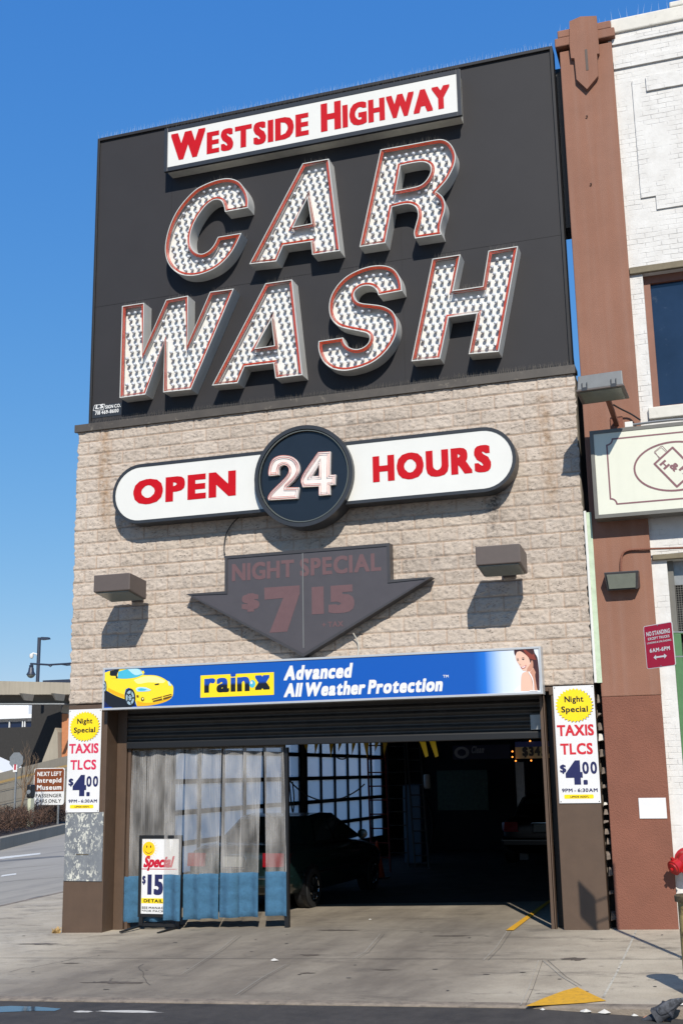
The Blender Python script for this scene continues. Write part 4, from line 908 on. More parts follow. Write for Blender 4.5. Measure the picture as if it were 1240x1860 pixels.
# brand block
a, c = XZ(ca(672, 282), yf), XZ(ca(1158, 112), yf); zb_ = (XZ(ca(672, 282), yf)[1] + XZ(ca(1158, 262), yf)[1]) / 2; zt_ = (XZ(ca(672, 136), yf)[1] + XZ(ca(1158, 112), yf)[1]) / 2
lp_ = obj('brand_panel', MB().box(a[0], c[0], yf - .003, yf - .0005, zb_, zt_), 'yellow_print', bn)
zb2 = XZ(ca(697, 250), yf)[1]; zt2 = XZ(ca(697, 152), yf)[1]
grad('brand_letters', 2, [(0, (14, 14, 18)), (.45, (14, 18, 30)), (.62, (14, 70, 170)), (1, (14, 70, 170))], zb2, zt2)
mb = MB(); ty = yf - .0045; hgt = (zt2 - zb2) * 1.42
text("rain", XZ(ca(697, 200), ty)[0], XZ(ca(997, 200), ty)[0], zb2, zb2 + hgt, ty, (.048, .026), .05, mb=mb); text("x", XZ(ca(1034, 200), ty)[0], XZ(ca(1130, 200), ty)[0], zb2 + .01, zb2 + hgt + .01, ty, (.085, .045), mb=mb); obj('brand_lettering', mb, 'brand_letters', lp_)
q = XZ(ca(1015, 190), ty); mb = MB(); mb.m = 0; mb.flat([(q[0] + .045 * math.cos(i / 20 * 6.2832), q[1] + .052 * math.sin(i / 20 * 6.2832)) for i in range(20)], ty - .001); mb.flat([(q[0] - .012 + .018 * math.cos(i / 14 * 6.2832), q[1] + .016 + .02 * math.sin(i / 14 * 6.2832)) for i in range(14)], ty - .002, 1); obj('globe_dot', mb, ['p_cyan', 'white_print'], lp_)
q = XZ(ca(1121, 188), ty); mb = MB(); mb.ring(q[0], q[1], .012, .018, ty, 16); obj('trade_dot', mb, 'p_yel2', lp_)
cb = cr((560, 1160), 2.2545); mb = MB(); ty = yf - .002
x0_ = XZ((515, 1220), ty)[0]; za = XZ((517, 1236), ty)[1]; zc = XZ((519, 1209), ty)[1]
text("Advanced", x0_, XZ((641, 1220), ty)[0] - .03, za, zc, ty, (.058, .036), .04, shear=.16, mb=mb)
za2 = XZ((517, 1266.5), ty)[1]; zc2 = XZ((517, 1241), ty)[1]
text("All Weather Protection", x0_, XZ((806, 1245), ty)[0] - .03, za2, zc2, ty, (.058, .036), .04, shear=.16, sp=.22, mb=mb)
text("TM", XZ((804, 1228), ty)[0], XZ((814, 1228), ty)[0], XZ((804, 1231), ty)[1], XZ((804, 1226), ty)[1], ty, (.02, .02), mb=mb); obj('slogan', mb, 'white_print', bn)
# woman on the banner
cw = cr((860, 1165), 8.857); e2 = lambda pts, yy: [XZ(cw(*p), yy) for p in pts]
mat('p_hair', (62, 28, 30), .4); mat('p_hair2', (128, 54, 40), .4); mat('p_skin', (226, 186, 164), .4); mat('p_skin2', (196, 142, 118), .4); mat('p_lip', (190, 96, 96), .4); mat('p_white', (240, 238, 236), .4)
pic = ['p_hair', 'p_hair2', 'p_skin', 'p_skin2', 'p_lip', 'p_white', 'p_dark']
mb = MB(); lay[0] = 0
def pw(pts, m): pf(pts, m, e2)
pw([(655, 118), (760, 108), (900, 100), (960, 120), (980, 190), (1020, 260), (1040, 400), (1052, 560), (1055, 740), (1010, 740), (960, 520), (900, 330), (790, 190), (700, 165), (668, 235), (650, 200), (645, 150)], 0)
pw([(640, 800), (740, 700), (770, 800)], 5)
pw([(755, 800), (757, 620), (775, 520), (830, 488), (900, 440), (950, 420), (1000, 520), (1020, 640), (1020, 800)], 2)
pw([(900, 500), (960, 430), (1000, 520), (1018, 640), (1012, 790), (960, 780), (930, 640)], 3)
pw([(668, 240), (690, 175), (740, 158), (800, 190), (870, 250), (900, 320), (895, 390), (870, 450), (830, 475), (780, 465), (740, 400), (705, 345), (680, 300)], 2)
pw([(860, 430), (890, 390), (930, 300), (950, 330), (950, 430), (900, 480), (850, 480)], 3)
pw([(780, 120), (900, 110), (960, 190), (1000, 300), (940, 290), (900, 280), (840, 210)], 1)
pw([(800, 105), (950, 100), (975, 180), (940, 215), (860, 160)], 0)
pw([(985, 560), (1000, 480), (1030, 640), (1055, 720), (1055, 790), (1020, 780)], 0)
pw([(690, 298), (705, 286), (724, 300), (708, 312)], 6); pw([(770, 288), (790, 276), (814, 288), (792, 300)], 6)
pw([(686, 280), (706, 270), (726, 284), (706, 278)], 0); pw([(762, 272), (790, 258), (820, 270), (790, 266)], 0)
pw([(735, 350), (748, 372), (762, 374), (752, 380), (738, 374)], 3)
pw([(752, 412), (790, 406), (842, 374), (836, 408), (806, 434), (772, 436)], 4); pw([(766, 414), (794, 410), (830, 390), (818, 414), (782, 426)], 5)
pw([(870, 488), (890, 484), (935, 560), (962, 650), (972, 800), (958, 800), (948, 660), (920, 570)], 5); pw([(890, 800), (900, 785), (1000, 790), (1040, 800)], 5)
obj('portrait_picture', mb, pic, bn)

# ------------------------------------------------------------------ price boards on the piers
def board(loc, label, sx=1.):
    t = thing('price_board', loc, label, 'price board', 'white price boards on the brown piers'); w = .268 * sx; H = 1.45
    obj('panel', MB().box(-w, w, -.012, 0, 0, H), 'board_white', t, local=True, bevel=.002)
    mb = MB(); k = 64; pts = []
    for i in range(k): rr = .205 if i % 2 else .232; a_ = 2 * math.pi * i / k; pts.append((rr * sx * 1.08 * math.cos(a_), 1.205 + rr * .93 * math.sin(a_)))
    mb.flat([(p[0] + .006, p[1] - .006) for p in pts], -.0135, 1); mb.flat(pts, -.015, 0); obj('starburst', mb, ['yellow_print', 'navy_print'], t, local=True)
    mb = MB(); mb.flat([(-.19 * sx, .055), (.17 * sx, .055), (.18 * sx, .065), (.18 * sx, .095), (.17 * sx, .105), (-.19 * sx, .105), (-.20 * sx, .095), (-.20 * sx, .065)], -.0135); obj('yellow_strip', mb, 'yellow_print', t, local=True)
    y_ = -.0165; mb = MB(); text("Night", -.125 * sx, .125 * sx, 1.245, 1.322, y_, (.03, .02), .06, mb=mb); text("Special", -.175 * sx, .175 * sx, 1.118, 1.195, y_, (.03, .02), .06, mb=mb); text("LIMOS ADD'L", -.12 * sx, .12 * sx, .068, .09, y_, (.02, .02), .08, mb=mb); obj('black_lettering', mb, 'black_print', t, local=True)
    y_ = -.0145; mb = MB(); text("TAXIS", -.245 * sx, .235 * sx, .825, .965, y_, (.035, .025), .045, mb=mb); text("TLCS", -.215 * sx, .205 * sx, .595, .735, y_, (.035, .025), .06, mb=mb); obj('red_lettering', mb, 'crimson_print' if sx == 1 else 'red_print', t, local=True)
    mb = MB(); text("$", -.235 * sx, -.155 * sx, .375, .475, y_, (.03, .03), mb=mb); text("4", -.165 * sx, .055 * sx, .225, .525, y_, (.065, .05), mb=mb); text(".", .06 * sx, .115 * sx, .225, .40, y_, (.10, .085), mb=mb); text("00", .055 * sx, .245 * sx, .355, .505, y_, (.03, .025), .12, mb=mb)
    text("9PM - 6:30AM", -.225 * sx, .235 * sx, .135, .18, y_, (.03, .02), .09, mb=mb); obj('navy_lettering', mb, 'navy_print', t, local=True)
    mb = MB()
    for px in (-w + .02, w - .02):
        for pz in (.02, H - .02): mb.lathe((px, -.012, pz), (0, -1, 0), [(0, .007), (.004, .006)], 8)
    obj('screw', mb, 'black_metal', t, local=True); return t
q0, q1 = P(127, 1288, -.02), P(181, 1478, -.02); board(((.012 + .556) / 2, -.016, q1[2] + .02), 'white night price board for taxis on the left pier, above the peeling grey sheet')
q1 = P(1047, 1459, -.02); board((7.29, -.002, q1[2]), 'white night price board for taxis on the right pier, beside the red brown pilaster', .955)

# ================================================================== DOORWAY: CURTAIN, SIGN ON THE PAVEMENT
ct = thing('strip_curtain', (2., .38, .05), 'clear ribbed strip curtain with blue padded hems across the left of the door', 'curtain')
a, b = P(226, 1368, .40), P(516, 1354, .40); obj('rail', MB().box(a[0], b[0], .40, .46, 2.485, 2.53), 'rust_cap', ct)
obj('stile', MB().box(b[0] - .01, b[0] + .05, .405, .465, .1, 2.484), 'black_metal', ct)
tops = [(231, 268), (266, 302), (300, 337), (337, 370), (368, 405), (403, 442), (442, 478), (478, 516)]
bots = [(224, 262), (259, 296), (296, 330), (335, 366), (363, 398), (398, 433), (433, 471), (482, 522)]
for i, ((ta, tb), (ba, bb_)) in enumerate(zip(tops, bots)):
    yb = .395 - .004 * (i % 2) if i != 2 else .235; zt_ = 2.50
    f = i / 7; vb = 1675 - 12 * f; vp = 1591 - 8 * f
    zb_ = P(ba, vb, yb)[2]; zp = P(ba, vp, yb)[2]
    ta += 1; tb -= 1.5; ba += .8; bb_ -= .8; xa, xb = P(ta, 1365, .39)[0], P(tb, 1365, .39)[0]; xc, xd = P(ba, vb, yb)[0], P(bb_, vb, yb)[0]
    nr, ncol = 14, 84; ph = random.uniform(0, 6); mbp = MB(); sw = random.uniform(-.03, .03); tw_ = random.uniform(-.03, .03)
    def pt(uu, ww, rib=.0065):
        e_ = ww ** .8; x = (xa + (xb - xa) * uu) * (1 - e_) + (xc + (xd - xc) * uu) * e_; yy = .392 + (yb - .392) * e_ - .004 * (i % 2)
        yy += .034 * math.cos(uu * 2 * math.pi + ph) * (.5 + .5 * ww) + sw * math.sin(ww * 3) + tw_ * (uu - .5) * ww * 2 + rib * math.cos(uu * 10 * 2 * math.pi)
        return (x, yy, zt_ + (zb_ - zt_) * ww)
    wp = (zt_ - zp) / (zt_ - zb_)
    vs_ = [pt(c_ / ncol, r_ / nr * (wp + .06)) for r_ in range(nr + 1) for c_ in range(ncol + 1)]; mbp.add(vs_, [(r_ * (ncol + 1) + c_, r_ * (ncol + 1) + c_ + 1, (r_ + 1) * (ncol + 1) + c_ + 1, (r_ + 1) * (ncol + 1) + c_) for r_ in range(nr) for c_ in range(ncol)])
    so_ = obj('strip', mbp, 'clear_pvc', ct, smooth=True)
    mbp = MB(); nc, nr2 = 10, 16; g_ = []                       # quilted blue hem, front and back
    for side in (-1, 1):
        for r_ in range(nr2 + 1):
            for c_ in range(nc + 1):
                uu, ww = c_ / nc, wp + (1 - wp) * r_ / nr2; q = pt(uu, ww, 0); puff = .018 + .012 * math.sin(math.pi * uu) ** .5 - .014 * math.exp(-((r_ / nr2 - .36 - .05 * math.sin(uu * 5 + ph)) / .035) ** 2) - .012 * math.exp(-((r_ / nr2 - .68 - .05 * math.cos(uu * 4 + ph)) / .035) ** 2)
                if c_ in (0, nc) or r_ in (0, nr2): puff = .006
                g_.append((q[0], q[1] + side * puff, q[2]))
    k = (nc + 1) * (nr2 + 1); fs = []
    for r_ in range(nr2):
        for c_ in range(nc):
            q = (r_ * (nc + 1) + c_, r_ * (nc + 1) + c_ + 1, (r_ + 1) * (nc + 1) + c_ + 1, (r_ + 1) * (nc + 1) + c_); fs.append(q); fs.append(tuple(k + j for j in q[::-1]))
    rim = [r_ * (nc + 1) for r_ in range(nr2 + 1)] + [nr2 * (nc + 1) + c_ for c_ in range(1, nc + 1)] + [r_ * (nc + 1) + nc for r_ in range(nr2 - 1, -1, -1)] + [c_ for c_ in range(nc - 1, 0, -1)]
    for j in range(len(rim)): a_, b_ = rim[j], rim[(j + 1) % len(rim)]; fs.append((a_, b_, k + b_, k + a_))
    mbp.add(g_, fs); obj('hem', mbp, 'pad_blue', so_, smooth=True)

fy = .30; q = [P(251, 1519, fy), P(329, 1515.5, fy), P(330, 1665, fy), P(252, 1668, fy)]
sx0, sx1, sz0, sz1 = (q[0][0] + q[3][0]) / 2, (q[1][0] + q[2][0]) / 2, (q[2][2] + q[3][2]) / 2, (q[0][2] + q[1][2]) / 2
fs_ = thing('pavement_sign', ((sx0 + sx1) / 2, fy, gz(1.2)), 'black framed pavement sign with a smiling face, half behind a curtain strip', 'sign')
mb = MB(); e = .045
mb.box(sx0, sx0 + e, fy, fy + .04, sz0, sz1); mb.box(sx1 - e, sx1, fy, fy + .04, sz0, sz1); mb.box(sx0 + e, sx1 - e, fy + .001, fy + .04, sz0, sz0 + e); mb.box(sx0 + e, sx1 - e, fy + .001, fy + .04, sz1 - e, sz1); obj('frame', mb, 'black_metal', fs_, bevel=.004)
obj('panel', MB().box(sx0 + e, sx1 - e, fy + .012, fy + .03, sz0 + e, sz1 - e), 'board_white', fs_)
mb = MB(); g0 = gz(1.2) + .004
for x in (sx0 + .05, sx1 - .05): mb.box(x - .03, x + .03, fy, fy + .03, g0 + .05, sz0 - .001); mb.bar((x - .02, fy + .25, g0 + .045), (x - .08, fy - .42, g0 + .012), .04, .02)
mb.box(sx0 + .02, sx1 - .02, fy + .005, fy + .035, g0 + .04, g0 + .08); obj('base', mb, 'black_metal', fs_)
cs_ = cr((240, 1500), 8.86); yy = fy + .010; mb = MB()
q = XZ(cs_(270, 370), yy); r_ = XZ(cs_(370, 370), yy)[0] - q[0]; mb.flat([(q[0] + r_ * math.cos(i / 28 * 6.2832), q[1] + r_ * math.sin(i / 28 * 6.2832)) for i in range(28)], yy, 0)
for i in range(20):
    a_ = i / 20 * 6.2832 + .1; p0 = Vector((q[0] + r_ * 1.1 * math.cos(a_), q[1] + r_ * 1.1 * math.sin(a_))); p1 = Vector((q[0] + r_ * 1.55 * math.cos(a_), q[1] + r_ * 1.55 * math.sin(a_))); n_ = Vector((-math.sin(a_), math.cos(a_))) * .0025; mb.flat([tuple(p0 - n_), tuple(p1), tuple(p0 + n_)], yy - .0002, 0)
for sx_ in (-.3, .3): mb.flat([(q[0] + r_ * (sx_ + .09 * math.cos(i / 12 * 6.28)), q[1] + r_ * (.3 + .2 * math.sin(i / 12 * 6.28))) for i in range(12)], yy - .001, 1)
arc = [(q[0] + r_ * .68 * math.cos(t), q[1] - r_ * .05 + r_ * .62 * math.sin(t)) for t in np.linspace(math.pi + .15, 2 * math.pi - .15, 14)]; mb.flat(arc + [(x, z + r_ * .09) for x, z in arc[::-1]], yy - .001, 1)
obj('smiling_face', mb, ['smile', 'black_print'], fs_)
mb = MB(); x0_ = XZ(cs_(178, 600), yy)[0]; x1_ = XZ(cs_(705, 600), yy)[0]; z0_, z1_ = XZ(cs_(300, 668), yy)[1], XZ(cs_(300, 480), yy)[1]
text("Special", x0_, x1_ - .06, z0_, z1_, yy, (.055, .035), -.01, shear=.28, mb=mb); zl = XZ(cs_(300, 694), yy)[1]; mb.flat([(x0_ - .02, zl - .006), (x1_ + .02, zl - .006), (x1_ + .02, zl + .004), (x0_ - .02, zl + .004)], yy); obj('red_lettering', mb, 'red_script', fs_)
mb = MB(); z0_, z1_ = XZ(cs_(300, 1108), yy)[1], XZ(cs_(300, 775), yy)[1]; text("15", XZ(cs_(250, 900), yy)[0], XZ(cs_(500, 900), yy)[0], z0_, z1_, yy, (.07, .04), .12, mb=mb); text("$", XZ(cs_(165, 850), yy)[0], XZ(cs_(222, 850), yy)[0], XZ(cs_(200, 930), yy)[1], XZ(cs_(200, 800), yy)[1], yy, (.04, .03), mb=mb); obj('navy_lettering', mb, 'navy_print', fs_)
mb = MB(); z0_, z1_ = XZ(cs_(300, 1248), yy)[1], XZ(cs_(300, 1165), yy)[1]; mb.box(XZ(cs_(150, 1200), yy)[0], sx1 - e - .03, yy, yy + .001, z0_, z1_); obj('yellow_strip', mb, 'yellow_print', fs_)
mb = MB(); y2 = yy - .002; xl = XZ(cs_(190, 1200), yy)[0]; text("DETAIL PAC", xl, sx1 - e - .045, z0_ + .012, z1_ - .012, y2, (.04, .03), .09, mb=mb); z0_, z1_ = XZ(cs_(300, 1338), yy)[1], XZ(cs_(300, 1300), yy)[1]; xl = XZ(cs_(160, 1200), yy)[0]
obj('black_lettering', mb, 'black_print', fs_); mb = MB(); text("SEE MANAGER FOR", xl, sx1 - e - .02, z0_, z1_, yy, (.03, .02), .1, mb=mb); obj('small_lettering', mb, 'black_print', fs_); mb = MB(); z0_, z1_ = XZ(cs_(300, 1388), yy)[1], XZ(cs_(300, 1354), yy)[1]; text("*FOR PACKAGES", xl, sx1 - e - .05, z0_, z1_, yy, (.015, .01), .1, mb=mb); obj('small_lettering', mb, 'black_print', fs_)

# ================================================================== INSIDE THE GARAGE
def sedan(loc, label, paint, rz=0., L_=4.95, plate=False):
    t = thing('sedan', loc, label, 'car', None, rz)
    S = [(0, .40, .80, .66), (.05, .30, .93, .78), (.2, .24, 1.00, .86), (.7, .21, 1.02, .90), (1.5, .20, .98, .915), (2.9, .20, .96, .915), (3.6, .20, .93, .90), (4.3, .22, .84, .88), (4.75, .27, .74, .80), (L_, .38, .62, .64)]
    mb = MB(); ring = lambda y, zl, zb, hw: [(0, y, zl), (hw - .1, y, zl), (hw - .02, y, zl + .12), (hw, y, zl + .3), (hw, y, (zl + zb) / 2 + .1), (hw - .02, y, zb - .1), (hw - .09, y, zb - .015), (hw * .5, y, zb + .02), (0, y, zb + .03)]
    rows = [ring(*s_) for s_ in S]; full = [r_ + [(-p[0], p[1], p[2]) for p in r_[-2:0:-1]] for r_ in rows]; k = len(full[0])
    mb.add([p for r_ in full for p in r_], [(i * k + j, i * k + (j + 1) % k, (i + 1) * k + (j + 1) % k, (i + 1) * k + j) for i in range(len(S) - 1) for j in range(k)] + [tuple(range(k - 1, -1, -1)), tuple((len(S) - 1) * k + j for j in range(k))])
    bd = obj('body', mb, paint, t, smooth=True, local=True); md = bd.modifiers.new('s', 'SUBSURF'); md.levels = md.render_levels = 2
    mb = MB(); B = [(.78, .80), (3.72, .80)]; T_ = [(1.45, .60, 1.40), (2.0, .63, 1.44), (2.75, .61, 1.41)]
    lo = [(.80, .74), (1.2, .82), (2.2, .83), (3.1, .82), (3.75, .72)]; hi = [(1.48, .56, 1.385), (1.62, .60, 1.41), (2.1, .63, 1.435), (2.62, .61, 1.42), (2.80, .55, 1.385)]
    lo3 = [(x, y, .955) for y, x in lo] + [(-x, y, .955) for y, x in lo[::-1]]; hi3 = [(x, y, z) for y, x, z in hi] + [(-x, y, z) for y, x, z in hi[::-1]]; k = len(lo3)
    mb.add(lo3 + hi3, [(j, (j + 1) % k, k + (j + 1) % k, k + j) for j in range(k)] + [tuple(k + j for j in range(k))]); gh = obj('roof', mb, paint, t, smooth=True, local=True, bevel=.03)
    def lerp(a, b, f): return Vector(a).lerp(Vector(b), f)
    def pane(nm, q, par, n_):
        q = [Vector(p) + Vector(n_) * .012 for p in q]; m_ = MB(); m_.add(q, [(0, 1, 2, 3)]); return obj(nm, m_, 'car_glass', par, local=True)
    for s_ in (1, -1):
        f3 = lambda y, x, z: (s_ * x, y, z)
        for (ya, yb, yc, yd) in ((1.35, 2.12, 2.1, 1.66), (2.22, 3.42, 2.62, 2.16)):
            q = [f3(ya, .81, 1.0), f3(yb, .815, 1.0), f3(yc, .655, 1.36), f3(yd, .65, 1.36)]; q = q if s_ > 0 else q[::-1]; pane('side_window', q, gh, (s_ * 1.0, 0, .3))
    pane('rear_window', [(.66, .93, 1.0), (-.66, .93, 1.0), (-.52, 1.42, 1.34), (.52, 1.42, 1.34)][::-1], gh, (0, -1, .9)); pane('windscreen', [(.66, 3.55, 1.0), (-.66, 3.55, 1.0), (-.52, 2.88, 1.34), (.52, 2.88, 1.34)], gh, (0, 1, .9))
    for s_ in (1, -1):
        for y in (.98, 3.88):
            mb = MB(); mb.lathe((s_ * .86, y, .335), (s_, 0, 0), [(-.12, .30), (.045, .345), (.058, .35), (.0585, .30)], 26); hs2 = obj('wheel_arch', mb, 'black_metal', t, local=True)
            mb = MB(); mb.lathe((s_ * .80, y, .315), (s_, 0, 0), [(-.1, .25), (-.09, .30), (0, .315), (.11, .315), (.135, .295), (.138, .21)], 26); w_ = obj('wheel', mb, 'tyre', t, smooth=True, local=True)
            mb = MB(); mb.lathe((s_ * .80, y, .315), (s_, 0, 0), [(.1, .205), (.141, .208), (.143, .17), (.125, .16), (.122, .02)], 26)
            for i in range(7):
                a_ = i / 7 * 6.283; mb.bar((s_ * .94, y, .315), (s_ * .94, y + .17 * math.cos(a_), .315 + .17 * math.sin(a_)), .035, .02, up=(1, 0, 0))
            obj('rim', mb, 'chrome', w_, local=True)
        q = [(s_ * .50, -.012, .70), (s_ * .80, .035, .70), (s_ * .86, .18, .74), (s_ * .86, .18, .88), (s_ * .78, .015, .90), (s_ * .50, -.005, .90)]
        mb = MB(); mb.add([(p[0] * 1.0, p[1] - .03, p[2]) for p in q] + [(p[0] * .96, p[1] + .12, p[2]) for p in q], [(0, 1, 4, 5) if s_ > 0 else (5, 4, 1, 0), (1, 2, 3, 4) if s_ > 0 else (4, 3, 2, 1)] + [(j, 6 + j, 6 + (j + 1) % 6, (j + 1) % 6) for j in range(6)]); obj('tail_light', mb, 'tail_red', t, local=True)
        mb = MB(); mb.lathe((s_ * 1.0, 3.12, 1.03), (0, 1, 0), [(-.04, .05), (-.03, .085), (.03, .08), (.06, .03)], 12); mb.bar((s_ * .84, 3.14, .99), (s_ * .98, 3.13, 1.02), .04); obj('mirror', mb, paint, t, smooth=True, local=True)
        mb = MB(); mb.box(s_ * .912, s_ * .926, .6, 4.2, .52, .56); obj('side_moulding', mb, 'black_metal', t, local=True)
    mb = MB(); mb.hexa([(-.84, -.07, .40), (.84, -.07, .40), (.88, .3, .40), (-.88, .3, .40), (-.84, -.07, .58), (.84, -.07, .58), (.88, .3, .58), (-.88, .3, .58)]); bm_ = obj('bumper', mb, paint, t, local=True, bevel=.04)
    mb = MB(); mb.box(-.86, .86, -.078, -.071, .52, .54); obj('bumper_strip', mb, 'ladder_alu', bm_, local=True)
    mb = MB(); mb.box(-.16, .16, -.052, -.04, .70, .85); pl_ = obj('number_plate', mb, 'plate', t, local=True)
    mb = MB(); mb.tube([(-.2, -.045, .68), (.2, -.045, .68), (.22, -.04, .8), (.2, -.04, .88), (-.2, -.04, .88), (-.22, -.04, .8)], .008, 6, closed=True); obj('plate_trim', mb, 'chrome', t, local=True)
    return t
sedan((1.74, 2.02, gz(1.74) + .004), 'dark green sedan seen from behind, just inside the curtain', 'car_green', R_(-2))
q = P(984, 1512, 10); sedan((q[0], 10, gz(6) + .004), 'black sedan parked deep in the garage near the right post', 'car_black')

def on_wire(name, u0, v0, u1, v1, Y):
    return P(u0, v0, Y), P(u1, v1, Y)
a, b = P(520, 1338, 2.6), P(700, 1334, 2.6)
cable('bunting_string', [a, (np.array(a) + b) / 2 - np.array([0, 0, .03]), b], .006, 'cable', label='thin cord strung under the ceiling with small dull yellow pennants', category='cord')
for i, u_ in enumerate((553, 576, 602, 620, 644, 664, 686, 700)):
    q = P(u_, 1343, 2.6); h = .19 + .05 * (i % 3); w_ = .05; tw = random.uniform(-.05, .05)
    mb = MB(); mb.add([(q[0] - w_, 2.6, q[2]), (q[0] + w_, 2.6 + tw, q[2]), (q[0] + tw, 2.6 - .02, q[2] - h), (q[0] - w_, 2.606, q[2]), (q[0] + w_, 2.606 + tw, q[2]), (q[0] + tw, 2.6 - .014, q[2] - h)], [(0, 2, 1), (3, 4, 5), (0, 3, 5, 2), (1, 2, 5, 4), (0, 1, 4, 3)])
    obj('pennant', mb, 'pennant_yellow', label='small dull yellow pennant hanging in a row before the glazed door', category='pennant', group='small pennants on the cord')
for u_, lab in ((765, 'left one of the two bigger bright yellow pennants under the shutter'), (783, 'right one of the two bigger bright yellow pennants under the shutter')):
    q = P(u_, 1340, 2.2); mb = MB(); pts = [(q[0] - .05, q[2]), (q[0] + .05, q[2]), (q[0] + .10, q[2] - .27), (q[0] + .05, q[2] - .29)]
    mb.prism(pts, [], 2.2, 2.206); obj('pennant', mb, 'yellow_print', label=lab, category='pennant', group='bigger pennants under the shutter')
# price sign ringed with small burning bulbs
Y = 5.5; a, b = P(936, 1378, Y), P(1010, 1349, Y)
pt_ = thing('price_sign', (a[0], Y, a[2]), 'cream price sign ringed by small burning bulbs inside the garage', 'price sign')
x0, x1, z0, z1 = a[0], a[0] + .86, a[2], b[2] + .03
obj('panel', MB().box(x0, x1, Y, Y + .04, z0, z1), 'board_price', pt_)
mb = MB(); mb.box(x0, x1, Y - .004, Y - .001, z1 - .09, z1); obj('top_band', mb, 'blue_box', pt_)
mb = MB(); text("$34.95", x0 + .12, x1 - .16, z0 + .04, z0 + .2, Y - .004, (.06, .04), .08, mb=mb); obj('lettering', mb, 'black_print', pt_)
for u_, v_ in ((962, 1346), (989, 1345), (930, 1365), (930, 1375), (936, 1382), (964, 1381.5), (992, 1381)):
    q = P(u_, v_, Y - .03); mb = MB(); mb.lathe((q[0], Y - .05, q[2]), (0, 1, 0), [(0, .004), (.01, .014), (.03, .014), (.05, .008)], 10); obj('bulb', mb, 'bulb_lit', pt_, smooth=True)
# dark banner deeper inside
Y = 9.; a, b = P(822, 1380, Y), P(925, 1352, Y); mat('banner_navy', (30, 36, 72), .6); mat('banner_dim', (150, 152, 160), .6)
bn2 = thing('inside_banner', (a[0], Y, a[2]), 'dim navy banner hanging inside the garage with the word Clean', 'banner')
obj('panel', MB().box(a[0], b[0], Y, Y + .03, a[2], b[2]), 'banner_navy', bn2)
mb = MB(); q0, q1 = P(855, 1370, Y), P(880, 1360, Y); text("Clean", q0[0], q1[0] - .03, q0[2] + .02, q1[2] + .06, Y - .003, (.05, .03), .06, shear=.2, mb=mb)
q = P(838, 1367, Y); mb.ring(q[0], q[2], .07, .12, Y - .003, 24, 1.3); obj('lettering', mb, 'banner_dim', bn2)
# ladders leaning by the far glazed door, machine, cone
def ladder(name, p0, p1, w, m, n_, label):
    t = thing(name, p0, label, 'ladder'); mb = MB(); p0 = Vector(p0); p1 = Vector(p1); s_ = Vector((w / 2, 0, 0))
    for q in (-s_, s_): mb.bar(p0 + q, p1 + q, .05, .03, up=(1, 0, 0))
    obj('rail', mb, m, t)
    for i in range(1, n_): mb = MB(); c_ = p0.lerp(p1, i / n_); mb.tube([c_ - s_, c_ + s_], .016, 6); obj('rung', mb, m, t)
q = P(722, 1480, 10.5); ladder('ladder', (q[0], 10.5, gz(4)), (P(718, 1350, 11.3)[0], 11.3, 3.0), .42, 'ladder_alu', 10, 'grey aluminium ladder leaning upright in the dark garage')
q = P(690, 1500, 9.); ladder('ladder', (q[0], 9., gz(4)), (P(682, 1350, 10)[0], 10., 3.0), .4, 'ladder_red', 10, 'dull red ladder leaning beside the glazed door')
q = P(755, 1480, 10.2); ladder('ladder', (q[0] + .1, 10.2, gz(4)), (P(750, 1362, 10.9)[0], 10.9, 2.9), .3, 'ladder_alu', 11, 'narrow grey ladder leaning in front of the pale blue machine')
Y = 11.5; a, b = P(732, 1482, Y), P(762, 1425, Y)
mc = thing('vacuum_machine', (a[0], Y, gz(4)), 'pale blue machine cabinet with a white cap in the dark garage', 'machine')
mb = MB(); mb.box(a[0], b[0], Y, Y + .5, gz(4), b[2]); obj('cabinet', mb, 'machine_blue', mc, bevel=.03)
mb = MB(); mb.lathe((b[0] + .12, Y + .2, b[2] - .1), (0, 0, 1), [(0, .05), (.02, .075), (.3, .075), (.33, .05)], 14); obj('cap', mb, 'acrylic_white', mc, smooth=True)
mb = MB(); pth = [Vector((b[0] + .05, Y - .02, b[2] - .3 + .25 * math.sin(t_))) + Vector((.25 * (1 - math.cos(t_)) * .5, -.03 * t_, -.2 * t_)) for t_ in np.linspace(0, 6, 24)]; mb.tube(pth, .025, 7); obj('hose', mb, 'tyre', mc, smooth=True)
q = P(684, 1524, 8.2); cn = thing('traffic_cone', (q[0], 8.2, gz(2) + .004), 'orange traffic cone on a ledge by the glazed door', 'cone')
zc = .5; mb = MB(); mb.lathe((q[0], 8.2, gz(2) + .03), (0, 0, 1), [(0, .15), (.66, .03), (.7, .025)], 16); obj('cone_body', mb, 'cone_orange', cn, smooth=True); mb = MB(); mb.box(q[0] - .2, q[0] + .2, 8.0, 8.4, gz(2) + .005, gz(2) + .035); obj('base', mb, 'black_metal', cn)
mat('menu_green', (64, 84, 66), .6, var=.4, vs_=14); mat('shelf_grey', (70, 70, 74), .6)
mb = MB(); a, b = P(795, 1472, 15.5), P(884, 1398, 15.5); mb.box(a[0], b[0], 15.5, 15.55, a[2], b[2]); obj('notice_board', mb, 'menu_green', label='dim greenish notice board on the far garage wall', category='notice board')
mb = MB(); a, b = P(938, 1450, 12), P(950, 1384, 12); mb.box(a[0], b[0], 12, 12.12, gz(6), b[2]); obj('steel_post', mb, 'galv', label='dim grey steel post below the cream price sign', category='post')
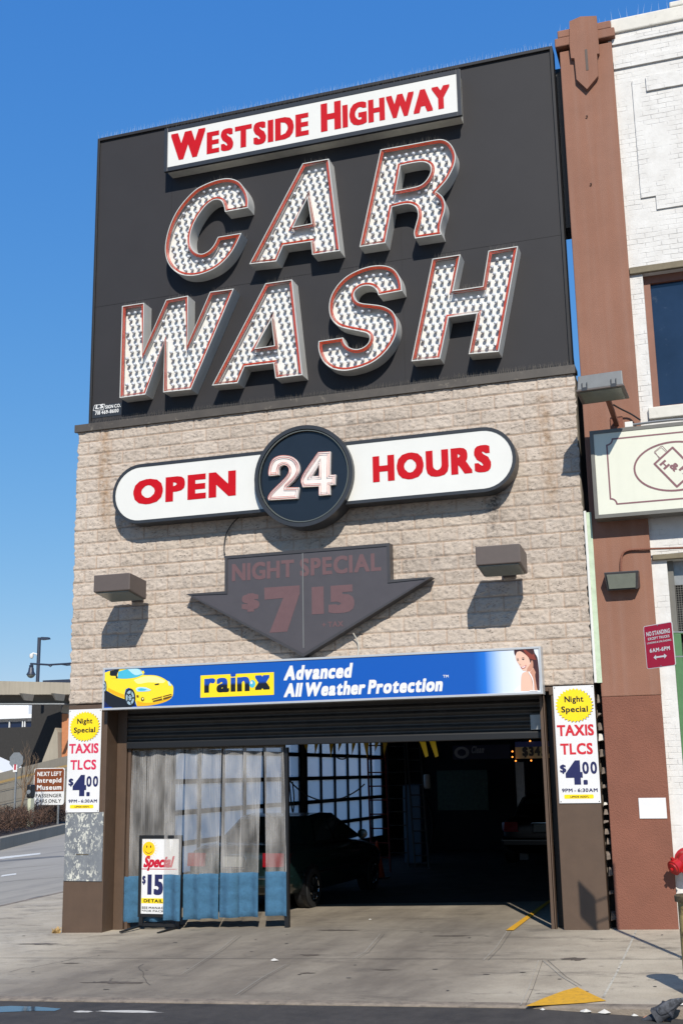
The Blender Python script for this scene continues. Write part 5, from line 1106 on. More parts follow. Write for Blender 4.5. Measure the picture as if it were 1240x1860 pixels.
for pts, lab in (([(526, 1418), (540, 1432), (560, 1446), (590, 1455), (620, 1450), (645, 1438), (662, 1424)], 'long dark cable sagging across the glazed side door'), ([(525, 1416), (529, 1460), (532, 1475), (534, 1450), (531, 1420)], 'dark cable loop hanging beside the curtain stile'), ([(608, 1372), (616, 1378), (626, 1378), (634, 1370)], 'short dark cable sagging under the pennants')):
    cable('hanging_cable', [P(u_, v_, 3.6) for u_, v_ in pts], .012, 'cable', label=lab, category='cable')

# ================================================================== NEIGHBOURING BUILDING
WY = .07
nb = thing('brick_building', (8, WY, .2), 'white painted brick building with a tall red brown pilaster at its corner', 'building')
px0, px1 = 7.632, 8.362
wx0 = P(1176, 620, WY + .1)[0]; wz1 = P(1198, 493, WY)[2]; wz0 = P(1215, 738, WY)[2]
dx0 = P(1216, 1100, WY)[0]; dz1 = P(1225, 1016, WY)[2]
XE = 15.
mb = MB(); ztop = P(1175, 50, WY)[2]
mb.box(px1 - .05, XE, WY, .5, wz1, ztop); mb.box(px1 - .05, wx0, WY, .5, wz0, wz1); mb.box(wx0 + 2.2, XE, WY, .5, wz0, wz1); mb.box(px1 - .05, XE, WY, .5, dz1, wz0); mb.box(px1 - .05, dx0, WY, .5, 0, dz1); mb.box(dx0 + 2.6, XE, WY, .5, 0, dz1)
obj('wall', mb, 'white_brick', nb)
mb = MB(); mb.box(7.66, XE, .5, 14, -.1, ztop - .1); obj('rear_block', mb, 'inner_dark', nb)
mb = MB(); zc0 = P(1113, 72, WY)[2]; zc1 = P(1113, 50, WY)[2]
mb.box(px1 + .0, XE, WY - .035, .55, ztop, ztop + .22); mb.box(9.18, XE, WY - .034, .55, ztop + .221, ztop + .31); obj('coping', mb, 'coping', nb, bevel=.02)
c7 = cr((940, 0), 4.043)
mb = MB()
for (ua, va) in ((715, 335), (715, 515)):
    z = P(*c7(ua, va), WY)[2]; mb.box(px1 + .005, XE, WY - .03, WY - .001, z, z + (.09 if va == 335 else .13))
def wz(p): return XZ(c7(*p), WY - .02)
A0 = wz((838, 640)); A1 = wz((1000, 1438)); A2 = wz((1120, 1520)); A3 = wz((945, 675))
mb.prism([(A0[0], A1[1]), (A1[0] + .02, A1[1]), (A1[0] + .02, A2[1]), (XE - .5, A2[1]), (XE - .5, A0[1] + .1), (A0[0], A0[1] + .1)], [], WY - .022, WY - .001)
mb.box(A3[0], XE - .5, WY - .05, WY - .0225, A3[1], A3[1] + .22); obj('brick_relief', mb, 'white_brick', nb)
# pilaster
pil = obj('pilaster', MB().box(px0, px1, 0, .5, 3.0, 12.15), 'pilaster', nb, bevel=.012, label='red brown painted concrete pilaster')
obj('pilaster_base', MB().box(px0 + .002, px1 - .004, .003, .5, .0, 2.999), 'pilaster_low', nb, bevel=.01, label='darker red brown lower stretch of the pilaster')
mb = MB(); oy = -.055; z_ = lambda u_, v_: XZ(c7(u_, v_), oy)[1]
zb_ = (z_(275, 335) + z_(703, 266)) / 2; zt_ = (z_(275, 275) + z_(703, 196)) / 2; zu = (z_(300, 214) + z_(675, 146)) / 2; xx = lambda u_, v_: XZ(c7(u_, v_), oy)[0]
mb.box(px0 - .055, px1 + .055, oy + .012, .55, zb_, zt_); mb.box(px0 - .01, px1 + .01, oy + .018, .5, zt_ + .001, zu)
obj('pilaster_cap', mb, 'pilaster', pil, bevel=.015)
mb = MB(); sh_ = [XZ(c7(*p), oy) for p in ((378, 325), (378, 160), (460, 124), (577, 120), (597, 395), (580, 398), (588, 560), (507, 657), (430, 585), (415, 430), (390, 430))]; mb.prism(sh_, [], oy - .012, -.001)
a_, b_ = XZ(c7(490, 368), oy), XZ(c7(508, 520), oy); obj('pilaster_ornament', mb, 'pilaster', pil, bevel=.01); mb = MB(); mb.box(a_[0], a_[0] + .035, oy - .016, oy - .0125, b_[1], a_[1]); obj('ornament_slot', mb, 'brown_dark', pil)
mb = spikes([(px0, .05, zu), (px1, .05, zu)], .16, .07, lean=.1); spikes([(px1, .1, ztop + .22), (XE - 3, .1, ztop + .22)], .2, .11, lean=.05, mb=mb); obj('bird_spikes', mb, 'spike_clear', nb, kind='stuff')
# old fixing bolts
mb = MB()
for u_, v_ in ((505, 868), (535, 1365)): q = P(*c7(u_, v_), 0); mb.bar((q[0], -.001, q[2]), (q[0] + .01, -.03, q[2] + .02), .012); mb.bar((q[0] - .012, -.02, q[2] + .02), (q[0] + .012, -.03, q[2] + .024), .008)
obj('bolt', mb, 'brown_dark', pil)
# window
wd = obj('window_frame', MB().box(wx0, wx0 + .085, WY + .1, WY + .2, wz0 + .0, wz1).box(wx0 + .085, wx0 + 2.2, WY + .101, WY + .2, wz1 - .11, wz1).box(wx0 + .085, wx0 + 2.2, WY + .101, WY + .2, wz0, wz0 + .05), 'window_frame', nb)
obj('pane', MB().box(wx0 + .08, wx0 + 2.2, WY + .15, WY + .16, wz0 + .04, wz1 - .1), 'window_glass', wd)
mb = MB(); mb.box(px1 + .004, wx0 + 2.5, WY - .05, WY + .25, wz1 + .001, wz1 + .10); obj('window_lintel', mb, 'stone_lintel', nb, bevel=.012)
mb = MB(); mb.box(wx0 - .06, wx0 + 2.3, WY - .06, WY + .12, wz0 - .16, wz0 - .001); obj('window_sill', mb, 'coping', nb, bevel=.012)
mb = MB(); mb.box(px1 + .02, dx0 + 2.8, WY - .06, WY + .2, dz1 + .001, dz1 + .07); obj('door_lintel', mb, 'stone_lintel', nb, bevel=.01)
# shop door bay with grille and green frame
zg1 = P(1228, 1062, WY + .12)[2]; zg0 = P(1235, 1148, WY + .12)[2]
mb = MB(); mb.box(dx0, dx0 + .07, WY + .1, WY + .22, zg0, dz1); obj('bay_frame', mb, 'grey_frame', nb)
mb = MB(); mb.box(dx0 + .07, dx0 + 2.5, WY + .16, WY + .2, zg1, dz1); obj('bay_panel', mb, 'galv', nb)
mb = MB(); mb.box(dx0 + .07, dx0 + 2.5, WY + .4, WY + .42, zg0 - .1, zg1); obj('bay_void', mb, 'black_metal', nb)
mb = MB(); x = dx0 + .075
while x < dx0 + .7: mb.box(x, x + .006, WY + .14, WY + .146, zg0, zg1); x += .03
z = zg0
while z < zg1: mb.box(dx0 + .072, dx0 + .7, WY + .147, WY + .152, z, z + .006); z += .03
obj('wire_grille', mb, 'grey_frame', nb)
mb = MB(); mb.box(dx0 + .0, dx0 + .10, WY + .06, WY + .2, .2, zg0 - .03); mb.box(dx0 + .0, dx0 + 2.5, WY + .061, WY + .2, zg0 - .029, zg0 - .001); obj('door_frame', mb, 'door_green', nb, bevel=.006)
mb = MB(); mb.box(dx0 + .10, dx0 + 2.5, WY + .18, WY + .22, .2, zg0 - .03); obj('door', mb, 'inner_dark', nb)
# strip and rubble in the slit between the buildings
gs = thing('gutter_pipe', (7.6, 0, 3.2), 'pale green downpipe strip in the slit between the two buildings', 'downpipe')
za, zb_ = P(1088, 1240, -.02)[2], P(1062, 928, -.02)[2]
obj('pipe', MB().box(7.558, 7.592, -.03, .05, za, zb_), 'acrylic_white', gs, bevel=.006); obj('cover_strip', MB().box(7.5925, 7.655, -.012, -.001, za, zb_ - .02), 'green_strip', gs)
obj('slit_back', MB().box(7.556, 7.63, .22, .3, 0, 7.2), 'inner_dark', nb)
z = .3; i_ = 0
while z < 3.1:
    h = random.uniform(.04, .12); q = .03 + random.random() * .08; mb = MB(); w0 = 7.549 + random.uniform(0, .02); w1 = 7.629 - random.uniform(0, .02)
    mb.hexa([(w0, q, z), (w1, q + random.uniform(-.02, .02), z + random.uniform(0, .03)), (w1, .2, z), (w0, .2, z), (w0 + random.uniform(0, .015), q + random.uniform(0, .04), z + h), (w1 - random.uniform(0, .02), q + random.uniform(0, .04), z + h * random.uniform(.6, 1)), (w1, .2, z + h), (w0, .2, z + h)])
    obj('rubble_chunk', mb, 'brick_lump' if random.random() < .8 else 'coping', nb, bevel=.008); z += h + random.uniform(.02, .22)
# shop sign
y = -.245; q = P(1070, 783, y), P(1079, 942.5, y); l = (q[0][0] + q[1][0]) / 2; tt = q[0][2]; bb2 = q[1][2]; r = l + 4.4
ss = thing('shop_sign', (l + 1, y, bb2), 'cream shop sign with maroon oval emblem on the white building', 'sign')
f_ = .05; mb = MB(); mb.box(l, l + f_, y, y + .02, bb2, tt); mb.box(l + f_, r, y + .001, y + .02, bb2, bb2 + f_); mb.box(l + f_, r, y + .001, y + .02, tt - f_, tt); mb.box(l, r, y + .021, -.002, bb2, tt); obj('case', mb, 'grey_frame', ss, bevel=.003)
obj('face', MB().box(l + f_, r, y + .008, y + .02, bb2 + f_, tt - f_), 'cream', ss)
cs_ = cr((1060, 770), 6.889); yy = y + .006; mb = MB()
def line(pts, w, yy=yy, closed=False):
    for i in range(len(pts) - (0 if closed else 1)):
        a = Vector(pts[i]); b = Vector(pts[(i + 1) % len(pts)]); d = (b - a).normalized(); n_ = Vector((-d.y, d.x)) * w / 2; e_ = d * w * .25
        line.k = (line.k + 1) % 9; mb.flat([tuple(p) for p in (a - n_ - e_, b - n_ + e_, b + n_ + e_, a + n_ - e_)], yy - .0002 * line.k)
line.k = 0
tl = XZ(cs_(345, 190), yy); vl = XZ(cs_(285, 260), yy); bl = XZ(cs_(328, 945), yy); bb_ = XZ(cs_(400, 1003), yy)
xl = (vl[0] + bl[0]) / 2; zt_ = tl[1] + .0; zb_ = bb_[1]; n_ = .075
line([(r - .2, zt_), (xl + n_, zt_)], .02); line([(xl, zt_ - n_), (xl, zb_ + n_)], .02); line([(xl + n_, zb_), (r - .2, zb_)], .02)
for (cx_, cz_, a0) in ((xl, zt_, -math.pi / 2), (xl, zb_, 0)): line([(cx_ + n_ * math.cos(a0 + t_ * math.pi / 2), cz_ + n_ * math.sin(a0 + t_ * math.pi / 2)) for t_ in np.linspace(0, 1, 7)], .02)
oc = XZ(cs_(1130, 527), yy); ol = XZ(cs_(628, 555), yy); ot = XZ(cs_(1140, 222), yy); rx = oc[0] - ol[0]; rz = ot[1] - oc[1]
line([(oc[0] + rx * math.cos(t_), oc[1] + rz * math.sin(t_)) for t_ in np.linspace(0, 2 * math.pi, 60)[:-1]], .024, closed=True)
ca_, cb_, cc_ = XZ(cs_(880, 500), yy), XZ(cs_(1105, 295), yy), XZ(cs_(1160, 785), yy); cd_ = (cb_[0] + cc_[0] - ca_[0], cb_[1] + cc_[1] - ca_[1])
line([ca_, cb_, cd_, cc_], .026, closed=True)
line([XZ(cs_(*p), yy) for p in ((948, 425), (880, 362), (880, 345), (962, 278), (980, 278), (1035, 340))], .007); line([XZ(cs_(*p), yy) for p in ((935, 435), (890, 350), (965, 295), (1025, 352))], .005)
ang = math.atan2(cc_[1] - ca_[1], cc_[0] - ca_[0])
def rot_text(st, u_, v_, h, w_):
    c_ = XZ(cs_(u_, v_), yy); T = Matrix.Translation((c_[0], 0, c_[1])) @ Matrix.Rotation(-ang, 4, 'Y'); text(st, -w_ / 2, w_ / 2, -h / 2, h / 2, yy, (.05, .03), mb=mb, T=T)
rot_text("H", 1008, 510, .095, .10); rot_text("&", 1132, 535, .10, .10); rot_text("H", 1250, 575, .095, .10)
obj('emblem', mb, 'maroon_line', ss)
mb = MB(); q = P(1141, 768, -.2); mb.box(q[0] - .05, q[0] + .05, -.24, -.14, tt + .001, tt + .075); bxx = obj('white_box', mb, 'acrylic_white', label='small white electric box on top of the cream shop sign', category='box', bevel=.006)
cable('conduit', [(q[0] + .05, -.19, tt + .04), (q[0] + .4, -.19, tt + .05), (q[0] + .75, -.15, tt + .045), (q[0] + .9, -.1, tt - .02)], .016, 'galv', label='pale conduit running along the top edge of the cream shop sign', category='conduit')
cable('power_cable', [P(1113, 735, -.18), P(1125, 742, -.12), P(1145, 752, -.06), P(1162, 763, -.12)], .011, 'cable', label='black cable from the floodlight down to the shop sign', category='cable')
cable('conduit', [P(1127, 1038, -.03), P(1127, 1020, -.03), P(1130, 1006, -.03), P(1140, 999.5, -.03), P(1155, 998, -.03), P(1180, 997, -.03), P(1240, 995, 0), P(1290, 992, 0)], .014, 'pilaster_low', label='thin curved conduit above the small floodlight on the pilaster', category='conduit')
# big floodlight on an arm
q = P(1093, 706, -.78); fl = thing('floodlight', (q[0], 0, q[2]), 'large grey floodlight on an arm above the cream shop sign', 'floodlight')
M_ = Matrix.Translation((q[0], -.76, q[2])) @ Matrix.Rotation(R_(-4), 4, 'Z') @ Matrix.Rotation(R_(-7), 4, 'X'); w_ = .285
mb = MB(); mb.hexa([(-w_, -.19, -.06), (w_, -.19, -.06), (w_, .19, -.06), (-w_, .19, -.06), (-w_ * .97, -.16, .15), (w_ * .97, -.16, .15), (w_ * .8, .14, .16), (-w_ * .8, .14, .16)]); mb.xf(M_); obj('housing', mb, 'lamp_grey', fl, bevel=.012)
mb = MB(); mb.box(-w_ - .012, w_ + .012, -.205, .205, -.085, -.0605); mb.xf(M_); rim_ = obj('lens_rim', mb, 'lamp_bronze', fl, bevel=.006)
mb = MB(); mb.box(-w_ + .03, w_ - .03, -.17, .17, -.092, -.0855); mb.xf(M_); obj('lens', mb, 'lamp_lens', fl)
for x in (-.19, .17):
    mb = MB(); mb.box(x - .035, x + .035, -.212, -.2055, -.085, -.04); mb.box(x - .006 - .03, x - .03 + .006, -.196, -.188, -.05, .03); mb.box(x + .03 - .006, x + .03 + .006, -.196, -.188, -.05, .03); mb.xf(M_); obj('clip', mb, 'disc_rim', fl)
mb = MB(); mb.bar((q[0] + .04, -.62, q[2] - .07), (q[0] + .09, -.02, q[2] - .26), .06); mb.box(q[0] + .01, q[0] + .17, -.03, -.001, q[2] - .36, q[2] - .16); obj('arm', mb, 'pilaster_low', fl, bevel=.006)
# small wall pack on the pilaster
q0 = P(1098, 1070, -.17); q1 = P(1160, 1036, -.17); wp_ = thing('wall_lamp', ((q0[0] + q1[0]) / 2, 0, q0[2]), 'small dark wall lamp with a square lens on the red brown pilaster', 'wall lamp')
x0, x1, z0, z1 = q0[0], q1[0] - .01, q0[2] + .02, q1[2]
mb = MB(); mb.hexa([(x0 + .03, -.13, z0 - .04), (x1 - .03, -.13, z0 - .04), (x1, -.001, z0 + .0), (x0, -.001, z0 + .0), (x0, -.19, z1), (x1, -.19, z1), (x1, -.001, z1 + .02), (x0, -.001, z1 + .02)]); obj('housing', mb, 'arrow_rim', wp_, bevel=.008)
mb = MB(); n1 = Vector((0, -.02, -.006)); qd = [Vector(p) + n1 for p in ((x0 + .05, -.137, z0 - .015), (x1 - .05, -.137, z0 - .015), (x1 - .035, -.188, z1 - .03), (x0 + .035, -.188, z1 - .03))]; mb.add(qd + [p - n1 * .8 for p in qd], [(0, 1, 2, 3)] + [(j, 4 + j, 4 + (j + 1) % 4, (j + 1) % 4) for j in range(4)]); obj('lens', mb, 'lamp_lens', wp_)
a, b = P(1161, 1487, 0), P(1208, 1449, 0); mb = MB(); mb.box(a[0], b[0] + .0, -.008, -.001, a[2], b[2]); obj('blank_notice', mb, 'board_white', label='blank white notice plate on the red brown pilaster', category='notice', bevel=.003)
# fire department inlet
q = P(1247, 1566, -.16); sp_ = thing('standpipe_inlet', (q[0], WY, q[2]), 'red fire standpipe inlet on the white brick wall', 'standpipe')
mb = MB(); mb.lathe((q[0], WY + .02, q[2]), (0, -1, 0), [(0, .16), (.03, .16), (.04, .10), (.10, .09), (.16, .13), (.22, .135), (.28, .10), (.30, .02)], 20); obj('pipe_body', mb, 'fire_red', sp_, smooth=True)
for s_ in (-1, 1):
    d = Vector((s_ * .62, -.65, -.42)).normalized(); o_ = Vector((q[0] + s_ * .06, WY - .17, q[2])); mb = MB(); mb.lathe(o_, d, [(0, .075), (.10, .075), (.105, .09), (.16, .09), (.165, .07), (.18, .068), (.185, .02)], 16)
    for k in range(3): a_ = k * 2.09; t_ = d.orthogonal().normalized(); t2 = d.cross(t_); v_ = (t_ * math.cos(a_) + t2 * math.sin(a_)) * .1; mb.bar(o_ + d * .12 + v_ * .8, o_ + d * .12 + v_ * 1.15, .03)
    mb.lathe(o_ + d * .18, d, [(0, .02), (.03, .02), (.032, .005)], 8); obj('inlet_cap', mb, 'fire_red', sp_, smooth=True)

# ================================================================== KERBSIDE THINGS
q = P(1229, 1640, -4.26); bxc = q[0] + .115; bz = gz(bxc); zt_ = P(1229, 1630, -4.26)[2]
bo = thing('bollard', (bxc, -4.26, bz), 'rusty yellowish steel pipe bollard at the right edge of the kerb', 'bollard')
mb = MB(); mb.lathe((bxc, -4.26, bz - .05), (0, 0, 1), [(0, .112), (zt_ - bz + .02, .112)], 26); obj('pipe', mb, 'rust_pipe', bo, smooth=True)
mb = MB(); mb.lathe((bxc, -4.26, zt_ - .035), (0, 0, 1), [(0, .114), (.004, .135), (.05, .137), (.06, .125), (.068, .06), (.07, .055), (.11, .05), (.112, .01)], 26); obj('cap', mb, 'rust_cap', bo, smooth=True)
# parking sign on a post that stands just outside the picture
Y = -3.2; q = [P(1168, 1138, Y), P(1222, 1130, Y), P(1226, 1207, Y), P(1173, 1215, Y)]
pk = thing('parking_sign', (8.86, Y, gz(8.8)), 'red no standing sign tilted on a post before the pilaster', 'street sign')
L_, R2 = P(1170.5, 1176.5, -3.08), P(1224, 1168.5, -3.32); pxl = (L_[0] + R2[0]) / 2; pzl = (L_[2] + R2[2]) / 2; ym = (L_[1] + R2[1]) / 2; T = Matrix.Translation((pxl, ym, pzl)) @ Matrix.Rotation(math.atan2(R2[1] - L_[1], R2[0] - L_[0]), 4, 'Z') @ Matrix.Rotation(R_(-1.0), 4, 'Y') @ Matrix.Scale(1.3, 4, (1, 0, 0))
def rrect(w, h, r_, k=5): return [(sx_ * (w - r_) + r_ * math.cos(a0 + math.pi / 2 * j / k), sz_ * (h - r_) + r_ * math.sin(a0 + math.pi / 2 * j / k)) for (sx_, sz_, a0) in ((1, -1, -math.pi / 2), (1, 1, 0), (-1, 1, math.pi / 2), (-1, -1, math.pi)) for j in range(k + 1)]
hw, hh = .143, .214; mb = MB(); mb.prism(rrect(hw, hh, .018), [], -.003, .0, m=0); mb.xf(T); pl_ = obj('plate', mb, 'white_print', pk)
mb = MB(); mb.prism(rrect(hw - .006, hh - .006, .014), [], -.0045, -.0035, True, False, True); mb.xf(T); obj('red_field', mb, 'sign_red', pl_)
mb = MB(); yy = -.0062
for st_, x0, x1, z0, z1, bo_ in (("NO STANDING", -.118, .118, .108, .152, (.03, .025)), ("EXCEPT TRUCKS", -.105, .108, .066, .092, (.03, .02)), ("LOADING & UNLOADING", -.118, .122, .03, .048, (.02, .02)), ("6AM-6PM", -.098, .102, -.058, -.018, (.035, .03))): obj('lettering', text(st_, x0, x1, z0, z1, yy, bo_, .09, T=T), 'white_print', pl_)
m2 = MB(); m2.flat([(-.066, -.11), (-.04, -.135), (-.04, -.118), (.04, -.118), (.04, -.135), (.066, -.11), (.04, -.085), (.04, -.102), (-.04, -.102), (-.04, -.085)], yy); m2.xf(T); obj('arrow', m2, 'white_print', pl_)
m2 = MB()
for x, z in ((0, .2), (0, -.2)): m2.flat([(x + .006 * math.cos(i / 8 * 6.28), z + .006 * math.sin(i / 8 * 6.28)) for i in range(8)], yy)
m2.xf(T); obj('bolt', m2, 'galv', pl_)
mb = MB(); mb.tube([(8.86, Y + .04, gz(8.8) - .02), (8.86, Y + .04, 3.75)], .03, 10); mb.bar((8.86, Y + .03, pzl + .12), (R2[0] - .04, R2[1] + .045, pzl + .12), .02, .012); mb.bar((8.86, Y + .03, pzl - .12), (R2[0] - .04, R2[1] + .045, pzl - .12), .02, .012); mb.tube([(8.86, Y + .04, gz(8.8)), (8.86, Y + .04, gz(8.8) + .75)], .055, 12); obj('post', mb, 'galv', pk, smooth=True)
# pigeon pecking in the gutter
pg0 = G(1200, 1861, -.1); gzz = zroad(pg0[0])
def skin(name, pts, edges, radii, m, parent=None, lev=2, **kw):
    me = bpy.data.meshes.new(name); off = WL[parent.name] if parent else Vector(pts[0]); me.from_pydata([tuple(Vector(p) - off) for p in pts], edges, []); o = bpy.data.objects.new(name, me); COL.objects.link(o)
    if parent: o.parent = parent; WL[name] = off
    else: o.location = off; WL[o.name] = off
    md = o.modifiers.new('skin', 'SKIN'); md.use_smooth_shade = True
    for i, r_ in enumerate(radii): v_ = me.skin_vertices[0].data[i]; v_.radius = r_ if isinstance(r_, tuple) else (r_, r_)
    me.skin_vertices[0].data[len(pts) // 2].use_root = True
    sb = o.modifiers.new('sub', 'SUBSURF'); sb.levels = sb.render_levels = lev; me.materials.append(MATS[m]); return put(o, **kw)
def pp(u_, v_, dy=0.): return P(u_, v_, pg0[1] + dy)
pts = [pp(1164, 1854), pp(1172, 1852), pp(1181, 1849), pp(1190, 1846), pp(1201, 1840), pp(1211, 1833), pp(1219, 1826), pp(1229, 1821), pp(1242, 1817)]
pgn = thing('pigeon', (pg0[0], pg0[1], gzz), 'dark grey pigeon with head down pecking in the gutter', 'pigeon')
skin('body', pts, [(i, i + 1) for i in range(8)], [.007, .022, .027, .038, .062, .066, .048, .030, (.028, .008)], 'pigeon', pgn)
for s_ in (-1, 1):
    q = [pp(1193, 1840, s_ * .055), pp(1205, 1833, s_ * .066), pp(1216, 1825, s_ * .058), pp(1230, 1818, s_ * .03), pp(1243, 1814, s_ * .012)]; skin('wing', q, [(i, i + 1) for i in range(4)], [(.014, .03), (.014, .046), (.013, .042), (.01, .024), (.006, .01)], 'pigeon_wing' if s_ < 0 else 'pigeon_dark', pgn)
    a = Vector(pp(1203, 1846, s_ * .025)); mb = MB(); mb.tube([a, Vector((a.x, a.y, gzz + .008))], .006, 6)
    for k in (-.5, 0, .5): mb.tube([(a.x, a.y, gzz + .008), (a.x - .035 * math.cos(k), a.y - .035 * math.sin(k), gzz + .005)], .004, 5)
    obj('leg', mb, 'litter_tan', pgn)
# litter
def scrap(u_, v_, s_, m_, lab, dz=-.03, name='paper_scrap'):
    q = G(u_, v_, dz); mb = MB(); z0 = (zroad(q[0]) if q[1] < KY else gz(q[0])) + .004; k = 9; vs_ = [(q[0] + s_ * random.uniform(.5, 1.1) * math.cos(i / k * 6.28), q[1] + s_ * .7 * random.uniform(.5, 1.1) * math.sin(i / k * 6.28), z0 + random.uniform(0, s_ * .25)) for i in range(k)]; vs_.append((q[0], q[1], z0 + s_ * .55))
    mb.add(vs_, [(i, (i + 1) % k, k) for i in range(k)]); obj(name, mb, m_, label=lab, category='litter')
scrap(1097, 1836, .06, 'paper', 'crumpled white paper scrap lying in the gutter beyond the yellow kerb paint')
scrap(1064, 1836, .05, 'paper', 'flat pale paper scrap in the gutter just under the yellow kerb paint'); scrap(1150, 1838, .035, 'paper', 'tiny white paper scrap in the gutter left of the pigeon')
scrap(1172, 1841, .04, 'litter_tan', 'tan crumpled wrapper in the gutter above the pigeon head'); scrap(1238, 1834, .04, 'paper', 'white paper scrap behind the tail of the pigeon'); scrap(985, 1836, .03, 'paper', 'small white crumb of paper below the left tip of the yellow paint')
scrap(498, 1746, .05, 'paper', 'pale paper scrap flattened on the driveway below the curtain', 0); scrap(672, 1671, .025, 'paper', 'tiny white paper scrap on the driveway in front of the open door', 0)
mb = MB(); q = G(124, 1690)
for i in range(60): a_ = random.uniform(0, 6.28); r_ = random.uniform(.02, .11); mb.add([(q[0] - .02 + random.uniform(-.06, .06), -.03 + random.uniform(-.02, .01), .0)] * 1 + [(q[0] + .004 + random.uniform(-.06, .06), -.035, .0), (q[0] + r_ * math.cos(a_), -.04 + .04 * math.sin(a_), random.uniform(.02, .1))], [(0, 1, 2)])
obj('dry_weeds', mb, 'ochre', kind='stuff', label='dry weeds at the foot of the left pier', category='weeds')

# ================================================================== ACROSS THE AVENUE
ZA = -.115
kb = [GZ(-60, 1551.5, ZA), GZ(0, 1545, ZA), GZ(118, 1514.5, ZA), GZ(150, 1506, ZA)]
def up(g, v, u=None):                             # height seen at photo row v above the ground point g
    lo, hi = -1., 30.
    for _ in range(40):
        m_ = (lo + hi) / 2; c_ = RW.T @ (np.array([g[0], g[1], m_]) - CAM); vv_ = PP[1] + F * c_[1] / c_[2]
        lo, hi = (m_, hi) if vv_ > v else (lo, m_)
    return lo
mb = MB(); kh = up(kb[1], 1523) - ZA; bk2 = [Vector(p) + Vector((-.35, -.13, 0)) for p in kb]
for i in range(3):
    a, b, c, d = Vector(kb[i]), Vector(kb[i + 1]), bk2[i + 1], bk2[i]; h = Vector((0, 0, kh)); mb.hexa([a - Vector((0, 0, .2)), b - Vector((0, 0, .2)), c - Vector((0, 0, .2)), d - Vector((0, 0, .2)), a + h, b + h, c + h, d + h][::1])
obj('planter_wall', mb, 'concrete_wall', label='low concrete planter wall under the brown hedge across the avenue', category='wall')
d_ = (Vector(kb[2]) - Vector(kb[1])); dn = d_.normalized(); nrm = Vector((-dn.y, dn.x, 0)); nrm = nrm if nrm.x < 0 else -nrm
med = Vector(kb[1]); hz = up(Vector(kb[1]) + nrm * 1., 1472) ; z0h = ZA + kh
mb = MB()
L0, L1 = -6, d_.length + 6
for i in range(15000):
    t_ = random.uniform(L0, L1); w_ = .45 + random.uniform(0, 1.5); top = z0h + (hz - z0h) * (.82 + .22 * math.sin(t_ * 1.9) * math.sin(t_ * .7 + 1)) * (1 - .25 * abs(w_ - 1.2)); z = z0h + (top - z0h) * random.random() ** .8
    p = med + dn * t_ + nrm * w_; p.z = z; dd = Vector((random.gauss(0, .6), random.gauss(0, .6), random.uniform(.1, 1.2))).normalized() * random.uniform(.12, .34); s_ = dd.cross(Vector((random.random() - .5, random.random() - .5, random.random() - .5))).normalized() * random.uniform(.006, .016)
    mb.add([p - s_, p + s_, p + dd], [(0, 1, 2)], 0 if random.random() < .6 else 1)
obj('hedge', mb, ['hedge_twig', 'hedge_dark'], kind='stuff', label='leafless brown hedge in the planter across the avenue', category='hedge')
obj('planter_soil', MB().add([tuple(med + dn * L0 + nrm * .3 + Vector((0, 0, kh + .01))), tuple(med + dn * L1 + nrm * .3 + Vector((0, 0, kh + .01))), tuple(med + dn * L1 + nrm * 4 + Vector((0, 0, kh + .01))), tuple(med + dn * L0 + nrm * 4 + Vector((0, 0, kh + .01)))], [(0, 1, 2, 3)] if (dn.cross(nrm)).z > 0 else [(3, 2, 1, 0)]), 'hedge_dark', kind='structure')
# bare tree in the hedge
def bare_tree(base, h, lean, label):
    t = thing('bare_tree', base, label, 'tree'); tr = MB(); cw_ = MB()
    def grow(p, d, l, r_, lv, tgt):
        n_ = 4; path = [p]; q = p.copy(); dd = d.copy()
        for i in range(n_): dd = (dd + Vector((random.gauss(0, .10), random.gauss(0, .10), .05))).normalized(); q = q + dd * l / n_; path.append(q.copy())
        tgt.tube(path, [r_ * (1 - .55 * i / n_) for i in range(n_ + 1)], 6 if lv < 2 else 4, caps=False)
        if lv >= 4: return
        for i in range(3 if lv else 5):
            k = random.randint(1 if lv else 2, n_); a_ = random.uniform(0, 6.283); s_ = random.uniform(.45, .8); e = Vector((math.cos(a_) * s_, math.sin(a_) * s_, .75)); e = (dd * .55 + e).normalized(); grow(path[k], e, l * random.uniform(.5, .72), r_ * .5, lv + 1, cw_)
    grow(Vector(base), Vector(lean).normalized(), h * .45, .06, 0, tr); obj('trunk', tr, 'bark', t, smooth=True); obj('crown', cw_, 'bark', t, smooth=True)
g = med + dn * 3.9 + nrm * 1.6; g.z = z0h
gg = GZ(52, 1515, ZA); bare_tree(Vector(GZ(51, 1519, ZA)) + Vector((-.6, .2, kh)), up(gg, 1325) * .95, (.08, .0, 1), 'small leafless tree rising from the hedge left of the brown museum sign')
# museum guide sign
Y = 29.; c_ = [P(64, 1397, Y), P(118, 1393, Y), P(118, 1461, Y), P(64, 1463, Y)]; gx = (c_[0][0] + c_[1][0]) / 2; gw = (c_[1][0] - c_[0][0]) / 2 + .02; gz1 = (c_[0][2] + c_[1][2]) / 2; gz0 = (c_[2][2] + c_[3][2]) / 2
gsn = thing('guide_sign', (gx, Y, z0h), 'brown and white museum guide sign by the hedge across the avenue', 'street sign'); zm = P(90, 1438.5, Y)[2]; T = Matrix.Translation((gx, Y, 0))
mb = MB(); mb.prism([(x, z + (gz0 + gz1) / 2) for x, z in rrect(gw, (gz1 - gz0) / 2, .10)], [], -.01, 0); mb.xf(T); obj('plate', mb, 'white_print', gsn)
mb = MB(); e = .03; mb.prism([(-gw + e, zm + .02), (gw - e, zm + .02), (gw - e, gz1 - .1), (gw - .1, gz1 - e), (-gw + .1, gz1 - e), (-gw + e, gz1 - .1)], [], -.014, -.0105, True, False, True); mb.xf(T); obj('brown_field', mb, 'sign_brown', gsn)
